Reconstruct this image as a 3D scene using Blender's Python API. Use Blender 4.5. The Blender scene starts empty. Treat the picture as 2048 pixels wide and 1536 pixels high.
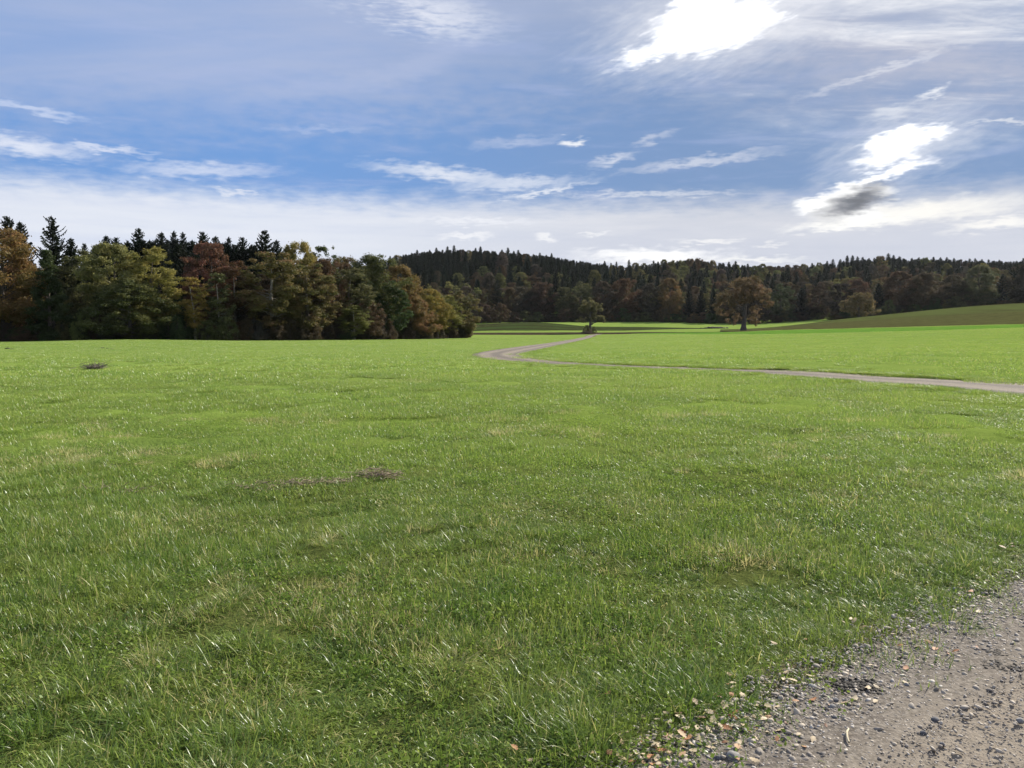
import bpy, math, random
import numpy as np

R = math.radians
sc = bpy.context.scene
col = sc.collection

# ------------------------------------------------------------------ camera
EYE, PITCH, F = 1.6, R(4.6), 1592.0          # F: focal length in pixels of the 2048 px wide photograph
CP, SP = math.cos(PITCH), math.sin(PITCH)
cam = bpy.data.cameras.new('camera')
cam.sensor_width = 36.0
cam.lens = 36.0 * F / 2048.0
cam.clip_start, cam.clip_end = 0.05, 6000
camo = bpy.data.objects.new('camera', cam)
col.objects.link(camo)
camo.location = (0, 0, EYE)
camo.rotation_euler = (R(90) - PITCH, 0, 0)
sc.camera = camo

# ------------------------------------------------------------------ light and exposure
SUN_AZ, SUN_EL = R(45), R(31)                # azimuth from the view direction (+Y) towards the right (+X)
SUN_STRENGTH, SKY_STRENGTH = 5.0, 0.06
sc.view_settings.view_transform = 'Standard'
sc.view_settings.look = 'None'
sc.view_settings.exposure = 0.75
sc.view_settings.gamma = 1.0
sl = bpy.data.lights.new('sun', 'SUN')
sl.energy, sl.angle, sl.color = SUN_STRENGTH, R(0.5), (1.0, 0.93, 0.82)
so = bpy.data.objects.new('sun', sl)
col.objects.link(so)
so.rotation_euler = (R(90) - SUN_EL, 0, math.pi - SUN_AZ)
so.location = (60, 80, 70)
cy = sc.cycles
cy.max_bounces, cy.diffuse_bounces, cy.glossy_bounces, cy.transmission_bounces, cy.transparent_max_bounces = 5, 3, 2, 4, 4
cy.caustics_reflective = cy.caustics_refractive = False


def ray(px, py):
    """direction of the sight line through a pixel of the photograph"""
    x, v = (px - 1024) / F, (768 - py) / F
    return np.array([x, CP + v * SP, -SP + v * CP])


def azel(px, py):
    d = ray(px, py)
    return math.degrees(math.atan2(d[0], d[1])), math.degrees(math.atan2(d[2], math.hypot(d[0], d[1])))


# ------------------------------------------------------------------ small node language
class Nd:
    def __init__(self, tree):
        self.t, self.n, self.l = tree, tree.nodes, tree.links

    def node(self, kind, **kw):
        n = self.n.new(kind)
        for k, v in kw.items():
            setattr(n, k, v)
        return n

    def put(self, sock, v):
        if isinstance(v, Sc):
            v = v.s
        if isinstance(v, bpy.types.NodeSocket):
            self.l.new(v, sock)
        elif v is not None:
            sock.default_value = v

    def math(self, op, a, b=None, c=None, clamp=False):
        n = self.node('ShaderNodeMath', operation=op, use_clamp=clamp)
        for i, v in enumerate((a, b, c)):
            if v is not None:
                self.put(n.inputs[i], v)
        return Sc(self, n.outputs[0])

    def smooth(self, x, e0, e1):
        n = self.node('ShaderNodeMapRange', interpolation_type='SMOOTHSTEP')
        self.put(n.inputs['Value'], x)
        flip = e0 > e1
        n.inputs['From Min'].default_value, n.inputs['From Max'].default_value = (e1, e0) if flip else (e0, e1)
        n.inputs['To Min'].default_value, n.inputs['To Max'].default_value = (1, 0) if flip else (0, 1)
        return Sc(self, n.outputs['Result'])

    def vec(self, x, y, z=0.0):
        n = self.node('ShaderNodeCombineXYZ')
        for i, v in enumerate((x, y, z)):
            self.put(n.inputs[i], v)
        return n.outputs[0]

    def noise(self, vec, scale, detail=4.0, rough=0.55, dist=0.0, out=0):
        n = self.node('ShaderNodeTexNoise')
        if vec is not None:
            self.put(n.inputs['Vector'], vec)
        n.inputs['Scale'].default_value, n.inputs['Detail'].default_value = scale, detail
        n.inputs['Roughness'].default_value, n.inputs['Distortion'].default_value = rough, dist
        return Sc(self, n.outputs[out])

    def mix(self, f, a, b):
        n = self.node('ShaderNodeMix', data_type='RGBA')
        self.put(n.inputs['Factor'], f)
        for k, v in ((6, a), (7, b)):
            if isinstance(v, tuple):
                v = tuple(v) + (1.0,) if len(v) == 3 else v
            self.put(n.inputs[k], v)
        return n.outputs[2]


class Sc:
    def __init__(self, nd, s):
        self.nd, self.s = nd, s

    def __add__(self, o): return self.nd.math('ADD', self, o)
    def __radd__(self, o): return self.nd.math('ADD', o, self)
    def __sub__(self, o): return self.nd.math('SUBTRACT', self, o)
    def __rsub__(self, o): return self.nd.math('SUBTRACT', o, self)
    def __mul__(self, o): return self.nd.math('MULTIPLY', self, o)
    def __rmul__(self, o): return self.nd.math('MULTIPLY', o, self)
    def __truediv__(self, o): return self.nd.math('DIVIDE', self, o)
    def __pow__(self, o): return self.nd.math('POWER', self, o)


# ------------------------------------------------------------------ sky with clouds
def build_sky():
    w = bpy.data.worlds.new('World')
    sc.world = w
    w.use_nodes = True
    nd = Nd(w.node_tree)
    nd.n.clear()
    out = nd.node('ShaderNodeOutputWorld')
    bg = nd.node('ShaderNodeBackground')
    bg.inputs['Strength'].default_value = SKY_STRENGTH
    nd.l.new(bg.outputs[0], out.inputs['Surface'])
    sky = nd.node('ShaderNodeTexSky', sky_type='NISHITA')
    sky.sun_disc = False
    sky.sun_elevation, sky.sun_rotation = SUN_EL, SUN_AZ
    sky.altitude, sky.air_density, sky.dust_density, sky.ozone_density = 600, 1.0, 0.35, 2.5
    tc = nd.node('ShaderNodeTexCoord')
    sep = nd.node('ShaderNodeSeparateXYZ')
    nd.l.new(tc.outputs['Generated'], sep.inputs[0])
    x, y, z = (Sc(nd, s) for s in sep.outputs)
    az = nd.math('ARCTAN2', x, y) * 57.2958
    el = nd.math('ARCSINE', nd.math('MINIMUM', nd.math('MAXIMUM', z, -1.0), 1.0)) * 57.2958
    # overhead layer seen in perspective
    zz = nd.math('MAXIMUM', z, 0.0) + 0.09
    lay = nd.vec(x / zz, y / zz)
    # ragged edges: the angles are displaced by noise before the clouds are laid out
    ang = nd.vec(az * 0.55, el * 1.5)
    na = nd.noise(ang, 1.0, 4, 0.52)
    nb = nd.noise(nd.vec(az * 0.8 + 31.0, el * 1.9 + 7.0), 1.0, 3, 0.5)
    nf = nd.noise(nd.vec(az * 0.7 + 3.0, el * 4.2), 1.2, 4, 0.55)           # fine streaks
    ws = nd.noise(nd.vec(az * 0.42 + el * 0.75, (el - az * 0.42) * 2.6), 1.0, 4, 0.6)
    waz = az + (na - 0.5) * 2.6
    wel = el + (nb - 0.5) * 1.1 + (nf - 0.5) * 0.9
    K = 1.0 / SKY_STRENGTH / 2 ** sc.view_settings.exposure

    def c(r, g, b):                                                         # a cloud of this brightness in the picture
        return (r * K, g * K, b * K)

    def blob(px, py, rx, ry, rot=0.0, soft=0.6, amp=1.0, fray=0.0):
        a0, e0 = azel(px, py)
        ra = abs(azel(px + rx, py)[0] - azel(px - rx, py)[0]) / 2
        re = abs(azel(px, py - ry)[1] - azel(px, py + ry)[1]) / 2
        dx, dy = waz - a0, wel - e0
        cr, sr = math.cos(R(rot)), math.sin(R(rot))
        u = (dx * cr + dy * sr) / ra
        v = (dy * cr - dx * sr) / re
        d = nd.math('SQRT', u * u + v * v)
        if fray:
            d = d + (ws - 0.5) * fray
        m = nd.smooth(d, 1.0, 1.0 - soft)
        return m * amp if amp != 1.0 else m

    cur = nd.mix(0.0, sky.outputs[0], (0, 0, 0))
    cur = nd.mix(nd.smooth(el, 26, 8) * 0.0, cur, c(0.5, 0.6, 0.8))
    # the clear blue of the photograph, deeper at left, greyer towards the sun
    side = nd.smooth(az, -20, 18)
    blue = nd.mix(side, c(0.172, 0.350, 0.72), c(0.195, 0.305, 0.53))
    cur = nd.mix(0.9, cur, blue)
    # thin lavender veil high up
    st = nd.node('ShaderNodeMapping')
    nd.l.new(lay, st.inputs[0])
    st.inputs['Rotation'].default_value = (0, 0, R(-24))
    st.inputs['Scale'].default_value = (0.55, 1.9, 1)
    n1 = nd.noise(st.outputs[0], 0.9, 6, 0.6, 0.6)
    n2 = nd.noise(lay, 3.2, 6, 0.68, 0.3)
    veil_r = nd.smooth(el + (na - 0.5) * 7.0 - az * 0.10, 11.5, 18.0)
    veil = veil_r * (0.35 + nd.smooth(n1, 0.3, 0.75) * 0.55)
    cur = nd.mix(veil * 0.95, cur, nd.mix(side, c(0.44, 0.51, 0.71), c(0.39, 0.45, 0.60)))
    # long lavender bank sweeping down from the top
    for px, py, rx, ry, rot, amp in ((430, 120, 620, 95, 9, 0.42), (640, 175, 420, 34, 12, 0.45), (250, 40, 500, 70, -4, 0.15), (880, 110, 300, 40, 24, 0.4)):
        cur = nd.mix(blob(px, py, rx, ry, rot, 1.0, amp), cur, c(0.46, 0.53, 0.74))
    # mid streaks of cirrus
    st2 = nd.noise(nd.vec(az * 0.10 + 5.0, el * 0.8), 1.0, 6, 0.6, 0.4)
    cur = nd.mix(nd.smooth(st2, 0.50, 0.72) * nd.smooth(el, 4, 9) * 0.33, cur, c(0.42, 0.50, 0.76))
    # bright textured veil at top right, thickening towards the sun
    vr = nd.smooth(az + (el - 16.0) * 1.1 + (na - 0.5) * 8.0, 7.0, 26.0) * nd.smooth(el + (nb - 0.5) * 4.0, 9.0, 15.5)
    tex = nd.smooth(n2, 0.28, 0.72)
    n3 = nd.noise(st.outputs[0], 3.4, 6, 0.66, 0.5)
    tex = nd.smooth(n2 * 0.5 + n3 * 0.5, 0.36, 0.64)
    cur = nd.mix(vr * (0.35 + tex * 0.62), cur, nd.mix(nd.smooth(n1 + (n3 - 0.5) * 0.6, 0.38, 0.68), c(0.50, 0.53, 0.65), c(0.98, 0.98, 1.0)))
    # mackerel patch at top centre
    mk = blob(830, 25, 260, 75, -6, 0.95)
    cur = nd.mix(mk * nd.smooth(n2 + (nf - 0.5) * 0.5, 0.36, 0.66) * 0.85, cur, c(0.80, 0.83, 0.93))
    # the pale sheet that lies above the horizon
    ea, eb = azel(0, 356)[1], azel(1600, 400)[1]
    sl_ = (eb - ea) / (azel(1600, 400)[0] - azel(0, 356)[0])
    top = az * sl_ + (ea - sl_ * azel(0, 356)[0])
    dd = top - el + (na - 0.5) * 1.6 + (nf - 0.5) * 0.8
    sheet = nd.smooth(dd, -1.3, 1.2)
    warm = nd.smooth(az, 8, 34)
    sheet_c = nd.mix(side, c(0.80, 0.835, 0.915), c(0.70, 0.715, 0.775))
    sheet_c = nd.mix(nd.smooth(nd.noise(nd.vec(az * 0.07 + 9.0, el * 1.3), 1.0, 5, 0.6, 0.5), 0.42, 0.68) * 0.6, sheet_c, nd.mix(side, c(0.70, 0.75, 0.88), c(0.62, 0.645, 0.73)))
    sheet_c = nd.mix(nd.smooth(st2, 0.42, 0.68) * 0.6, sheet_c, nd.mix(side, c(0.86, 0.88, 0.94), c(0.80, 0.80, 0.83)))
    cur = nd.mix(sheet * 0.93, cur, sheet_c)
    lowgrey = nd.smooth(el, 7.6, 4.6) * nd.smooth(az, -12, 6)
    cur = nd.mix(lowgrey * 0.45, cur, c(0.60, 0.64, 0.76))
    W = c(0.93, 0.945, 0.985)
    # separate clouds: (pixel centre, half sizes, tilt, softness, strength, colour)
    for px, py, rx, ry, rot, soft, amp, cc in (
            (50, 292, 190, 30, -4, 1.0, 0.9, c(0.80, 0.84, 0.95)), (215, 298, 140, 12, -2, 1.0, 0.8, c(0.75, 0.80, 0.94)),
            (60, 217, 175, 15, -6, 0.95, 0.75, c(0.62, 0.70, 0.90)), (400, 340, 230, 22, 2, 1.0, 0.8, c(0.66, 0.73, 0.90)),
            (890, 348, 230, 22, -5, 1.0, 0.85, c(0.80, 0.84, 0.93)), (1030, 368, 200, 20, 3, 0.95, 0.75, c(0.74, 0.79, 0.90)),
            (640, 258, 170, 9, 3, 1.0, 0.35, c(0.55, 0.63, 0.85)), (1085, 384, 130, 9, 10, 0.9, 0.8, c(0.85, 0.88, 0.95)),
            (1030, 285, 130, 16, 4, 1.0, 0.55, c(0.55, 0.62, 0.80)), (1147, 284, 36, 12, 8, 0.8, 0.9, W),
            (1310, 277, 60, 13, 16, 1.0, 0.65, c(0.62, 0.67, 0.80)), (1225, 320, 66, 15, 14, 1.0, 0.75, c(0.72, 0.76, 0.87)),
            (1400, 324, 230, 15, 5, 1.0, 0.75, c(0.68, 0.72, 0.83)), (1870, 186, 42, 10, 14, 0.9, 0.8, W),
            (1780, 225, 75, 20, 8, 1.0, 0.65, c(0.80, 0.83, 0.90)), (2010, 242, 110, 6, -3, 0.9, 0.7, c(0.80, 0.82, 0.88)),
            (1770, 138, 260, 13, 13, 1.0, 0.65, c(0.74, 0.76, 0.84)), (1300, 388, 290, 8, -1, 1.0, 0.6, c(0.80, 0.82, 0.88)),
            (950, 442, 170, 9, -1, 0.95, 0.85, c(0.86, 0.88, 0.94)), (935, 472, 85, 9, 3, 0.9, 0.9, c(0.90, 0.91, 0.95)),
            (1095, 474, 36, 8, -6, 0.8, 0.9, c(0.90, 0.91, 0.94)), (1190, 470, 48, 5, 0, 0.9, 0.8, c(0.88, 0.89, 0.92)),
            (1420, 484, 90, 7, -2, 0.9, 0.9, c(0.92, 0.92, 0.93)), (1545, 488, 45, 5, 0, 0.9, 0.6, c(0.90, 0.90, 0.91)),
            (470, 384, 70, 7, -2, 0.9, 0.6, c(0.86, 0.88, 0.95)),
            (1300, 512, 210, 22, -1, 0.85, 1.0, c(1.05, 1.05, 1.05)), (1500, 520, 160, 10, -1, 1.0, 0.8, c(0.98, 0.98, 0.96)),
            (1830, 425, 320, 34, 3, 0.95, 0.95, c(1.02, 1.0, 0.95)), (1990, 448, 150, 18, 5, 0.9, 0.9, c(1.02, 1.0, 0.96)),
            (1700, 448, 190, 16, 3, 0.9, 0.95, c(1.04, 1.03, 1.0))):
        cur = nd.mix(blob(px, py, rx, ry, rot, soft, amp, 0.5), cur, cc)
    # bright banner clouds near the sun
    glow = c(1.5, 1.5, 1.5)
    cur = nd.mix(blob(1430, 60, 360, 130, 8, 1.0, 0.75, 0.6), cur, c(0.86, 0.87, 0.93))
    cur = nd.mix(blob(1800, 300, 230, 95, 14, 1.0, 0.7, 0.6), cur, c(0.82, 0.84, 0.91))
    for px, py, rx, ry, rot, soft, amp in (
            (1425, 55, 160, 66, 6, 0.65, 1.0), (1320, 96, 130, 28, 18, 0.95, 1.0), (1490, 38, 95, 24, 2, 0.6, 1.0),
            (1400, 10, 90, 40, 10, 0.5, 1.0),
            (1810, 276, 108, 28, 7, 0.6, 1.0), (1775, 312, 100, 22, 10, 0.9, 0.9), (1795, 340, 110, 16, 12, 1.0, 0.85),
            (1725, 365, 70, 14, 16, 0.9, 0.85)):
        cur = nd.mix(blob(px, py, rx * 0.98, ry * 0.98, rot, soft, amp, 0.6), cur, glow)
    # small cumulus with a shaded body
    for px, py, rx, ry, rot, soft, amp in ((1640, 410, 66, 26, 4, 0.6, 1.0), (1690, 384, 60, 22, 8, 0.7, 1.0), (1760, 382, 55, 16, 0, 0.7, 0.9),
                                           (1700, 432, 90, 16, 0, 0.8, 0.9)):
        cur = nd.mix(blob(px, py, rx, ry, rot, soft, amp), cur, c(1.12, 1.12, 1.12))
    cur = nd.mix(blob(1712, 402, 104, 40, 20, 0.95, 1.0), cur, c(0.19, 0.20, 0.225))
    cur = nd.mix(blob(1640, 422, 40, 12, 10, 0.9, 0.6), cur, c(0.5, 0.51, 0.54))
    nd.l.new(cur, bg.inputs['Color'])


build_sky()


# ------------------------------------------------------------------ numbers: noise, splines
def vhash(ix, iy, seed):
    h = (ix.astype(np.int64) * 374761393 + iy.astype(np.int64) * 668265263 + seed * 1442695041) & 0x7fffffff
    h = ((h ^ (h >> 13)) * 1274126177) & 0x7fffffff
    return ((h ^ (h >> 16)) & 0xffffff) / float(0xffffff)


def vnoise(x, y, seed=0):
    x, y = np.asarray(x, float), np.asarray(y, float)
    ix, iy = np.floor(x), np.floor(y)
    fx, fy = x - ix, y - iy
    fx, fy = fx * fx * (3 - 2 * fx), fy * fy * (3 - 2 * fy)
    a, b = vhash(ix, iy, seed), vhash(ix + 1, iy, seed)
    c_, d = vhash(ix, iy + 1, seed), vhash(ix + 1, iy + 1, seed)
    return (a * (1 - fx) + b * fx) * (1 - fy) + (c_ * (1 - fx) + d * fx) * fy


def fbm(x, y, seed=0, oct=4):
    s, a, t = 0, 1.0, 0
    for k in range(oct):
        s = s + a * vnoise(np.asarray(x) * 2 ** k + 17.3 * k, np.asarray(y) * 2 ** k - 9.1 * k, seed + k)
        t += a
        a *= 0.5
    return s / t


def pchip(xs, ys, x):
    xs, ys, x = np.asarray(xs, float), np.asarray(ys, float), np.asarray(x, float)
    h = np.diff(xs)
    d = np.diff(ys) / h
    m = np.zeros(len(xs))
    for i in range(1, len(xs) - 1):
        if d[i - 1] * d[i] > 0:
            w1, w2 = 2 * h[i] + h[i - 1], h[i] + 2 * h[i - 1]
            m[i] = (w1 + w2) / (w1 / d[i - 1] + w2 / d[i])
    m[0], m[-1] = d[0], d[-1]
    x = np.clip(x, xs[0], xs[-1])
    i = np.clip(np.searchsorted(xs, x) - 1, 0, len(xs) - 2)
    t = (x - xs[i]) / h[i]
    return ((2 * t ** 3 - 3 * t ** 2 + 1) * ys[i] + (t ** 3 - 2 * t ** 2 + t) * h[i] * m[i]
            + (-2 * t ** 3 + 3 * t ** 2) * ys[i + 1] + (t ** 3 - t ** 2) * h[i] * m[i + 1])


# ------------------------------------------------------------------ terrain: heights relative to the eye by bearing and distance
BEAR = {
    -900: [(60, -2.3), (100, -3.0), (140, -3.7), (200, -4.2), (300, -4.5), (460, 2), (700, 20), (1300, 30)],
    0: [(60, -2.3), (100, -3.0), (140, -3.75), (200, -4.5), (300, -5.0), (460, 0), (700, 28), (1300, 38)],
    250: [(60, -2.3), (100, -2.85), (140, -3.4), (200, -4.3), (300, -5.2), (460, 0), (700, 30), (1300, 40)],
    500: [(60, -2.3), (100, -2.95), (140, -3.7), (200, -4.6), (300, -5.6), (460, 0), (700, 32), (1300, 42)],
    750: [(60, -2.25), (100, -3.0), (170, -4.25), (300, -6.0), (380, -5), (460, 0), (560, 14), (700, 38), (1300, 44)],
    945: [(60, -2.2), (100, -3.05), (170, -4.4), (230, -5.2), (300, -6.1), (345, -6.1), (395, -2.6), (460, -1), (560, 15), (700, 40), (1300, 46)],
    1060: [(60, -2.2), (100, -3.05), (200, -4.8), (300, -6.2), (345, -5.9), (395, -1.2), (460, -1.5), (560, 15), (700, 40), (1300, 46)],
    1180: [(60, -2.15), (100, -2.95), (200, -4.6), (300, -6.0), (345, -5.8), (390, -3.2), (430, -1.5), (460, -1), (560, 13), (700, 36), (1300, 42)],
    1350: [(60, -2.0), (100, -2.7), (200, -4.0), (270, -4.3), (340, -4.25), (400, -3.5), (450, -1.4), (560, 8), (700, 28), (1300, 36)],
    1480: [(60, -1.9), (100, -2.4), (200, -3.25), (270, -3.75), (340, -4.0), (400, -3.2), (450, -2.3), (560, 7), (700, 25), (1300, 34)],
    1700: [(60, -1.8), (100, -2.1), (180, -1.9), (300, 0.6), (400, 0.2), (450, 1.5), (560, 10), (700, 29), (1300, 36)],
    2048: [(60, -1.5), (100, -1.15), (150, -0.78), (230, 2.6), (300, 6.2), (360, 6.2), (450, 7), (560, 14), (700, 28), (1300, 36)],
    2800: [(60, -1.3), (100, -0.7), (150, 0.6), (230, 5), (300, 9.2), (400, 10), (560, 16), (700, 26), (1300, 34)],
}
_rows = np.linspace(0, 1, 420)
_L0, _L1 = math.log(25.0), math.log(25.0 + 1300.0)
_D = np.exp(_L0 + (_L1 - _L0) * _rows) - 25.0
_us = np.array([(p - 1024) / F for p in BEAR])
_tab = []
for p, kn in BEAR.items():
    xs = [0, 8, 16, 30] + [k[0] for k in kn]
    ys = [-1.6, -1.6, -1.6, -1.72 if p < 1500 else -1.6] + [k[1] for k in kn]
    _tab.append(pchip(xs, ys, _D))
_tab = np.array(_tab)
_ug = np.linspace(_us[0], _us[-1], 240)
_T = np.array([pchip(_us, _tab[:, j], _ug) for j in range(len(_D))]).T
for _ in range(4):                                                          # soften
    _T[1:-1] = 0.25 * _T[:-2] + 0.5 * _T[1:-1] + 0.25 * _T[2:]
    _T[:, 1:-1] = 0.25 * _T[:, :-2] + 0.5 * _T[:, 1:-1] + 0.25 * _T[:, 2:]


def base_z(X, Y):
    X, Y = np.asarray(X, float), np.asarray(Y, float)
    u = np.clip(X / np.maximum(Y, 6.0), _ug[0], _ug[-1])
    a = (u - _ug[0]) / (_ug[1] - _ug[0])
    b = (np.log(np.maximum(Y, 0) + 25.0) - _L0) / (_L1 - _L0) * (len(_D) - 1)
    a, b = np.clip(a, 0, len(_ug) - 1.001), np.clip(b, 0, len(_D) - 1.001)
    i, j = a.astype(int), b.astype(int)
    fa, fb = a - i, b - j
    return EYE + ((_T[i, j] * (1 - fa) + _T[i + 1, j] * fa) * (1 - fb) + (_T[i, j + 1] * (1 - fa) + _T[i + 1, j + 1] * fa) * fb)


def hit(px, py, near=2.0, far=900.0):
    """where the sight line through a pixel meets the ground"""
    d = ray(px, py)
    s = np.exp(np.linspace(math.log(near), math.log(far), 6000))
    X, Y, Z = d[0] * s, d[1] * s, EYE + d[2] * s
    below = np.nonzero(Z < base_z(X, Y))[0]
    k = below[0] if len(below) else len(s) - 1
    return float(X[k]), float(Y[k])


# ------------------------------------------------------------------ the path: a centre line on the ground
def catmull(P, n=24):
    P = np.array(P, float)
    P = np.vstack([2 * P[0] - P[1], P, 2 * P[-1] - P[-2]])
    out = []
    for i in range(1, len(P) - 2):
        t = np.linspace(0, 1, n, endpoint=False)[:, None]
        a, b, c_, d = P[i - 1], P[i], P[i + 1], P[i + 2]
        out.append(0.5 * (2 * b + (c_ - a) * t + (2 * a - 5 * b + 4 * c_ - d) * t ** 2 + (3 * b - a - 3 * c_ + d) * t ** 3))
    return np.vstack(out + [P[-2][None]])


_far = [hit(*p) for p in ((1500, 741), (1250, 732), (1100, 725), (1020, 718), (992, 711), (1010, 705), (1062, 696), (1100, 689.5), (1140, 682.5), (1166, 677), (1180, 672.5))]
PATH = catmull([(-8.5, -5.6), (-3.0, -1.75), (1.33, 1.5), (4.25, 3.75), (8.2, 6.9), (11.6, 11.0), (12.9, 15.4), (11.9, 19.3), (9.8, 22.3)] + _far
               + [(_far[-1][0] + 5, _far[-1][1] + 26), (_far[-1][0] + 12, _far[-1][1] + 46)], 30)
HALF = 1.5


def half_w(Y):
    """half width of the path: broad at the junction by the camera, a narrow farm track further off"""
    t = np.clip((np.asarray(Y, float) - 19.0) / 9.0, 0, 1)
    return 1.48 - 0.26 * t * t * (3 - 2 * t) + 0.45 * np.exp(-((np.asarray(Y, float) - 17.0) / 3.5) ** 2)


def path_dist(X, Y):
    X, Y = np.atleast_1d(np.asarray(X, float)), np.atleast_1d(np.asarray(Y, float))
    out = np.empty(len(X))
    A, B = PATH[:-1], PATH[1:]
    AB = B - A
    L2 = (AB ** 2).sum(1) + 1e-9
    for s in range(0, len(X), 4000):
        x, y = X[s:s + 4000, None], Y[s:s + 4000, None]
        t = np.clip(((x - A[:, 0]) * AB[:, 0] + (y - A[:, 1]) * AB[:, 1]) / L2, 0, 1)
        out[s:s + 4000] = np.sqrt(((x - A[:, 0] - t * AB[:, 0]) ** 2 + (y - A[:, 1] - t * AB[:, 1]) ** 2).min(1))
    return out


def sstep(x, a, b):
    t = np.clip((x - a) / (b - a), 0, 1)
    return t * t * (3 - 2 * t)


def ground_z(X, Y):
    """terrain with the small unevenness of the turf, cut in a little where the path runs"""
    X, Y = np.asarray(X, float), np.asarray(Y, float)
    shp = X.shape
    X, Y = X.ravel(), Y.ravel()
    z = base_z(X, Y)
    r = np.hypot(X, Y)
    n = (fbm(X * 0.9, Y * 0.9, 3, 3) - 0.5) * 0.12 + (fbm(X * 3.2, Y * 3.2, 9, 2) - 0.5) * 0.06
    fade = 1 - sstep(r, 30, 60)
    near = r < 60
    pd = np.full(len(X), 99.0)
    if near.any():
        pd[near] = path_dist(X[near], Y[near])
    pd = pd - (half_w(Y) - HALF)
    off = sstep(pd, HALF - 0.1, HALF + 0.5)
    z = z + n * fade * off - 0.10 * (1 - sstep(pd, HALF - 0.3, HALF + 0.25)) * sstep(r, 9, 15) * fade - 0.05 * (1 - sstep(pd, HALF - 0.35, HALF + 0.12)) * (1 - sstep(r, 9, 15))
    return z.reshape(shp)


# ------------------------------------------------------------------ mesh and object helpers
def mesh_from(name, V, faces, mats=(), smooth=False, fmat=None):
    """V: (n,3) array; faces: list of int arrays, each (m,k)"""
    me = bpy.data.meshes.new(name)
    V = np.asarray(V, np.float32)
    me.vertices.add(len(V))
    me.vertices.foreach_set('co', V.ravel())
    loops = np.concatenate([np.asarray(f, np.int32).ravel() for f in faces])
    sizes = np.concatenate([np.full(len(f), np.asarray(f).shape[1], np.int32) for f in faces])
    starts = np.concatenate([[0], np.cumsum(sizes)[:-1]]).astype(np.int32)
    me.loops.add(len(loops))
    me.loops.foreach_set('vertex_index', loops)
    me.polygons.add(len(sizes))
    me.polygons.foreach_set('loop_start', starts)
    if smooth:
        me.polygons.foreach_set('use_smooth', np.ones(len(sizes), bool))
    for m in mats:
        me.materials.append(m)
    if fmat is not None:
        me.polygons.foreach_set('material_index', np.asarray(fmat, np.int32))
    me.update(calc_edges=True)
    me.validate()
    return me


def attr(me, name, data, typ='FLOAT', dom='POINT'):
    a = me.attributes.new(name, typ, dom)
    key = {'FLOAT': 'value', 'INT': 'value', 'FLOAT_VECTOR': 'vector', 'FLOAT_COLOR': 'color'}[typ]
    a.data.foreach_set(key, np.ascontiguousarray(data, np.int32 if typ == 'INT' else np.float32).ravel())


def link(name, data, parent=None, loc=(0, 0, 0), rot=(0, 0, 0), scl=(1, 1, 1)):
    o = bpy.data.objects.new(name, data)
    col.objects.link(o)
    o.location, o.rotation_euler, o.scale = loc, rot, scl
    if parent:
        o.parent = parent
    return o


def tag(o, label=None, cat=None, group=None, kind=None):
    for k, v in (('label', label), ('category', cat), ('group', group), ('kind', kind)):
        if v:
            o[k] = v
    return o


# ------------------------------------------------------------------ materials
def mat(name):
    m = bpy.data.materials.new(name)
    m.use_nodes = True
    nd = Nd(m.node_tree)
    nd.n.clear()
    out = nd.node('ShaderNodeOutputMaterial')
    return m, nd, out


def shade_thin(nd, out, color, trans=0.4, tcol=None, gloss=0.05, rough=0.35):
    d = nd.node('ShaderNodeBsdfDiffuse')
    t = nd.node('ShaderNodeBsdfTranslucent')
    nd.put(d.inputs['Color'], color)
    nd.put(t.inputs['Color'], tcol if tcol is not None else color)
    m1 = nd.node('ShaderNodeMixShader')
    nd.put(m1.inputs[0], trans)
    nd.l.new(d.outputs[0], m1.inputs[1])
    nd.l.new(t.outputs[0], m1.inputs[2])
    last = m1.outputs[0]
    if gloss:
        g = nd.node('ShaderNodeBsdfGlossy')
        g.inputs['Roughness'].default_value = rough
        g.inputs['Color'].default_value = (0.9, 0.93, 0.95, 1)
        m2 = nd.node('ShaderNodeMixShader')
        nd.put(m2.inputs[0], gloss)
        nd.l.new(last, m2.inputs[1])
        nd.l.new(g.outputs[0], m2.inputs[2])
        last = m2.outputs[0]
    nd.l.new(last, out.inputs['Surface'])


def attr_node(nd, name, typ='GEOMETRY', out='Fac'):
    a = nd.node('ShaderNodeAttribute', attribute_type=typ, attribute_name=name)
    return a.outputs[out]


def position(nd):
    return nd.node('ShaderNodeNewGeometry').outputs['Position']


FIELD = (0.185, 0.275, 0.036)                                                 # short meadow grass


def field_color(nd, pos, far=True):
    """turf colour by place: broad bands of lusher, yellower and thinner growth"""
    big = nd.noise(pos, 0.035, 3, 0.6)
    mid = nd.noise(pos, 0.35, 3, 0.6)
    sml = nd.noise(pos, 1.9, 3, 0.6)
    c1 = nd.mix(nd.smooth(big, 0.38, 0.62), (0.192, 0.258, 0.056), (0.236, 0.288, 0.066))
    c2 = nd.mix(nd.smooth(mid, 0.40, 0.68) * 0.55, c1, (0.132, 0.205, 0.046))
    c2 = nd.mix(nd.smooth(sml, 0.52, 0.74) * 0.5, c2, (0.215, 0.225, 0.066))
    sp = nd.node('ShaderNodeSeparateXYZ')
    nd.put(sp.inputs[0], pos)
    longer = nd.smooth(Sc(nd, sp.outputs[1]) + (mid - 0.5) * 6.0, 10.5, 4.0)
    c2 = nd.mix(longer * 0.75, c2, nd.mix(nd.smooth(sml, 0.35, 0.65), (0.070, 0.122, 0.024), (0.150, 0.188, 0.042)))
    parcel = nd.smooth(Sc(nd, sp.outputs[1]) + (big - 0.5) * 12.0, 10, 34)
    return nd.mix(parcel * 0.8, c2, nd.mix(nd.smooth(mid * 0.55 + big * 0.45, 0.38, 0.62), (0.262, 0.330, 0.084), (0.198, 0.282, 0.068)))


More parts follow.
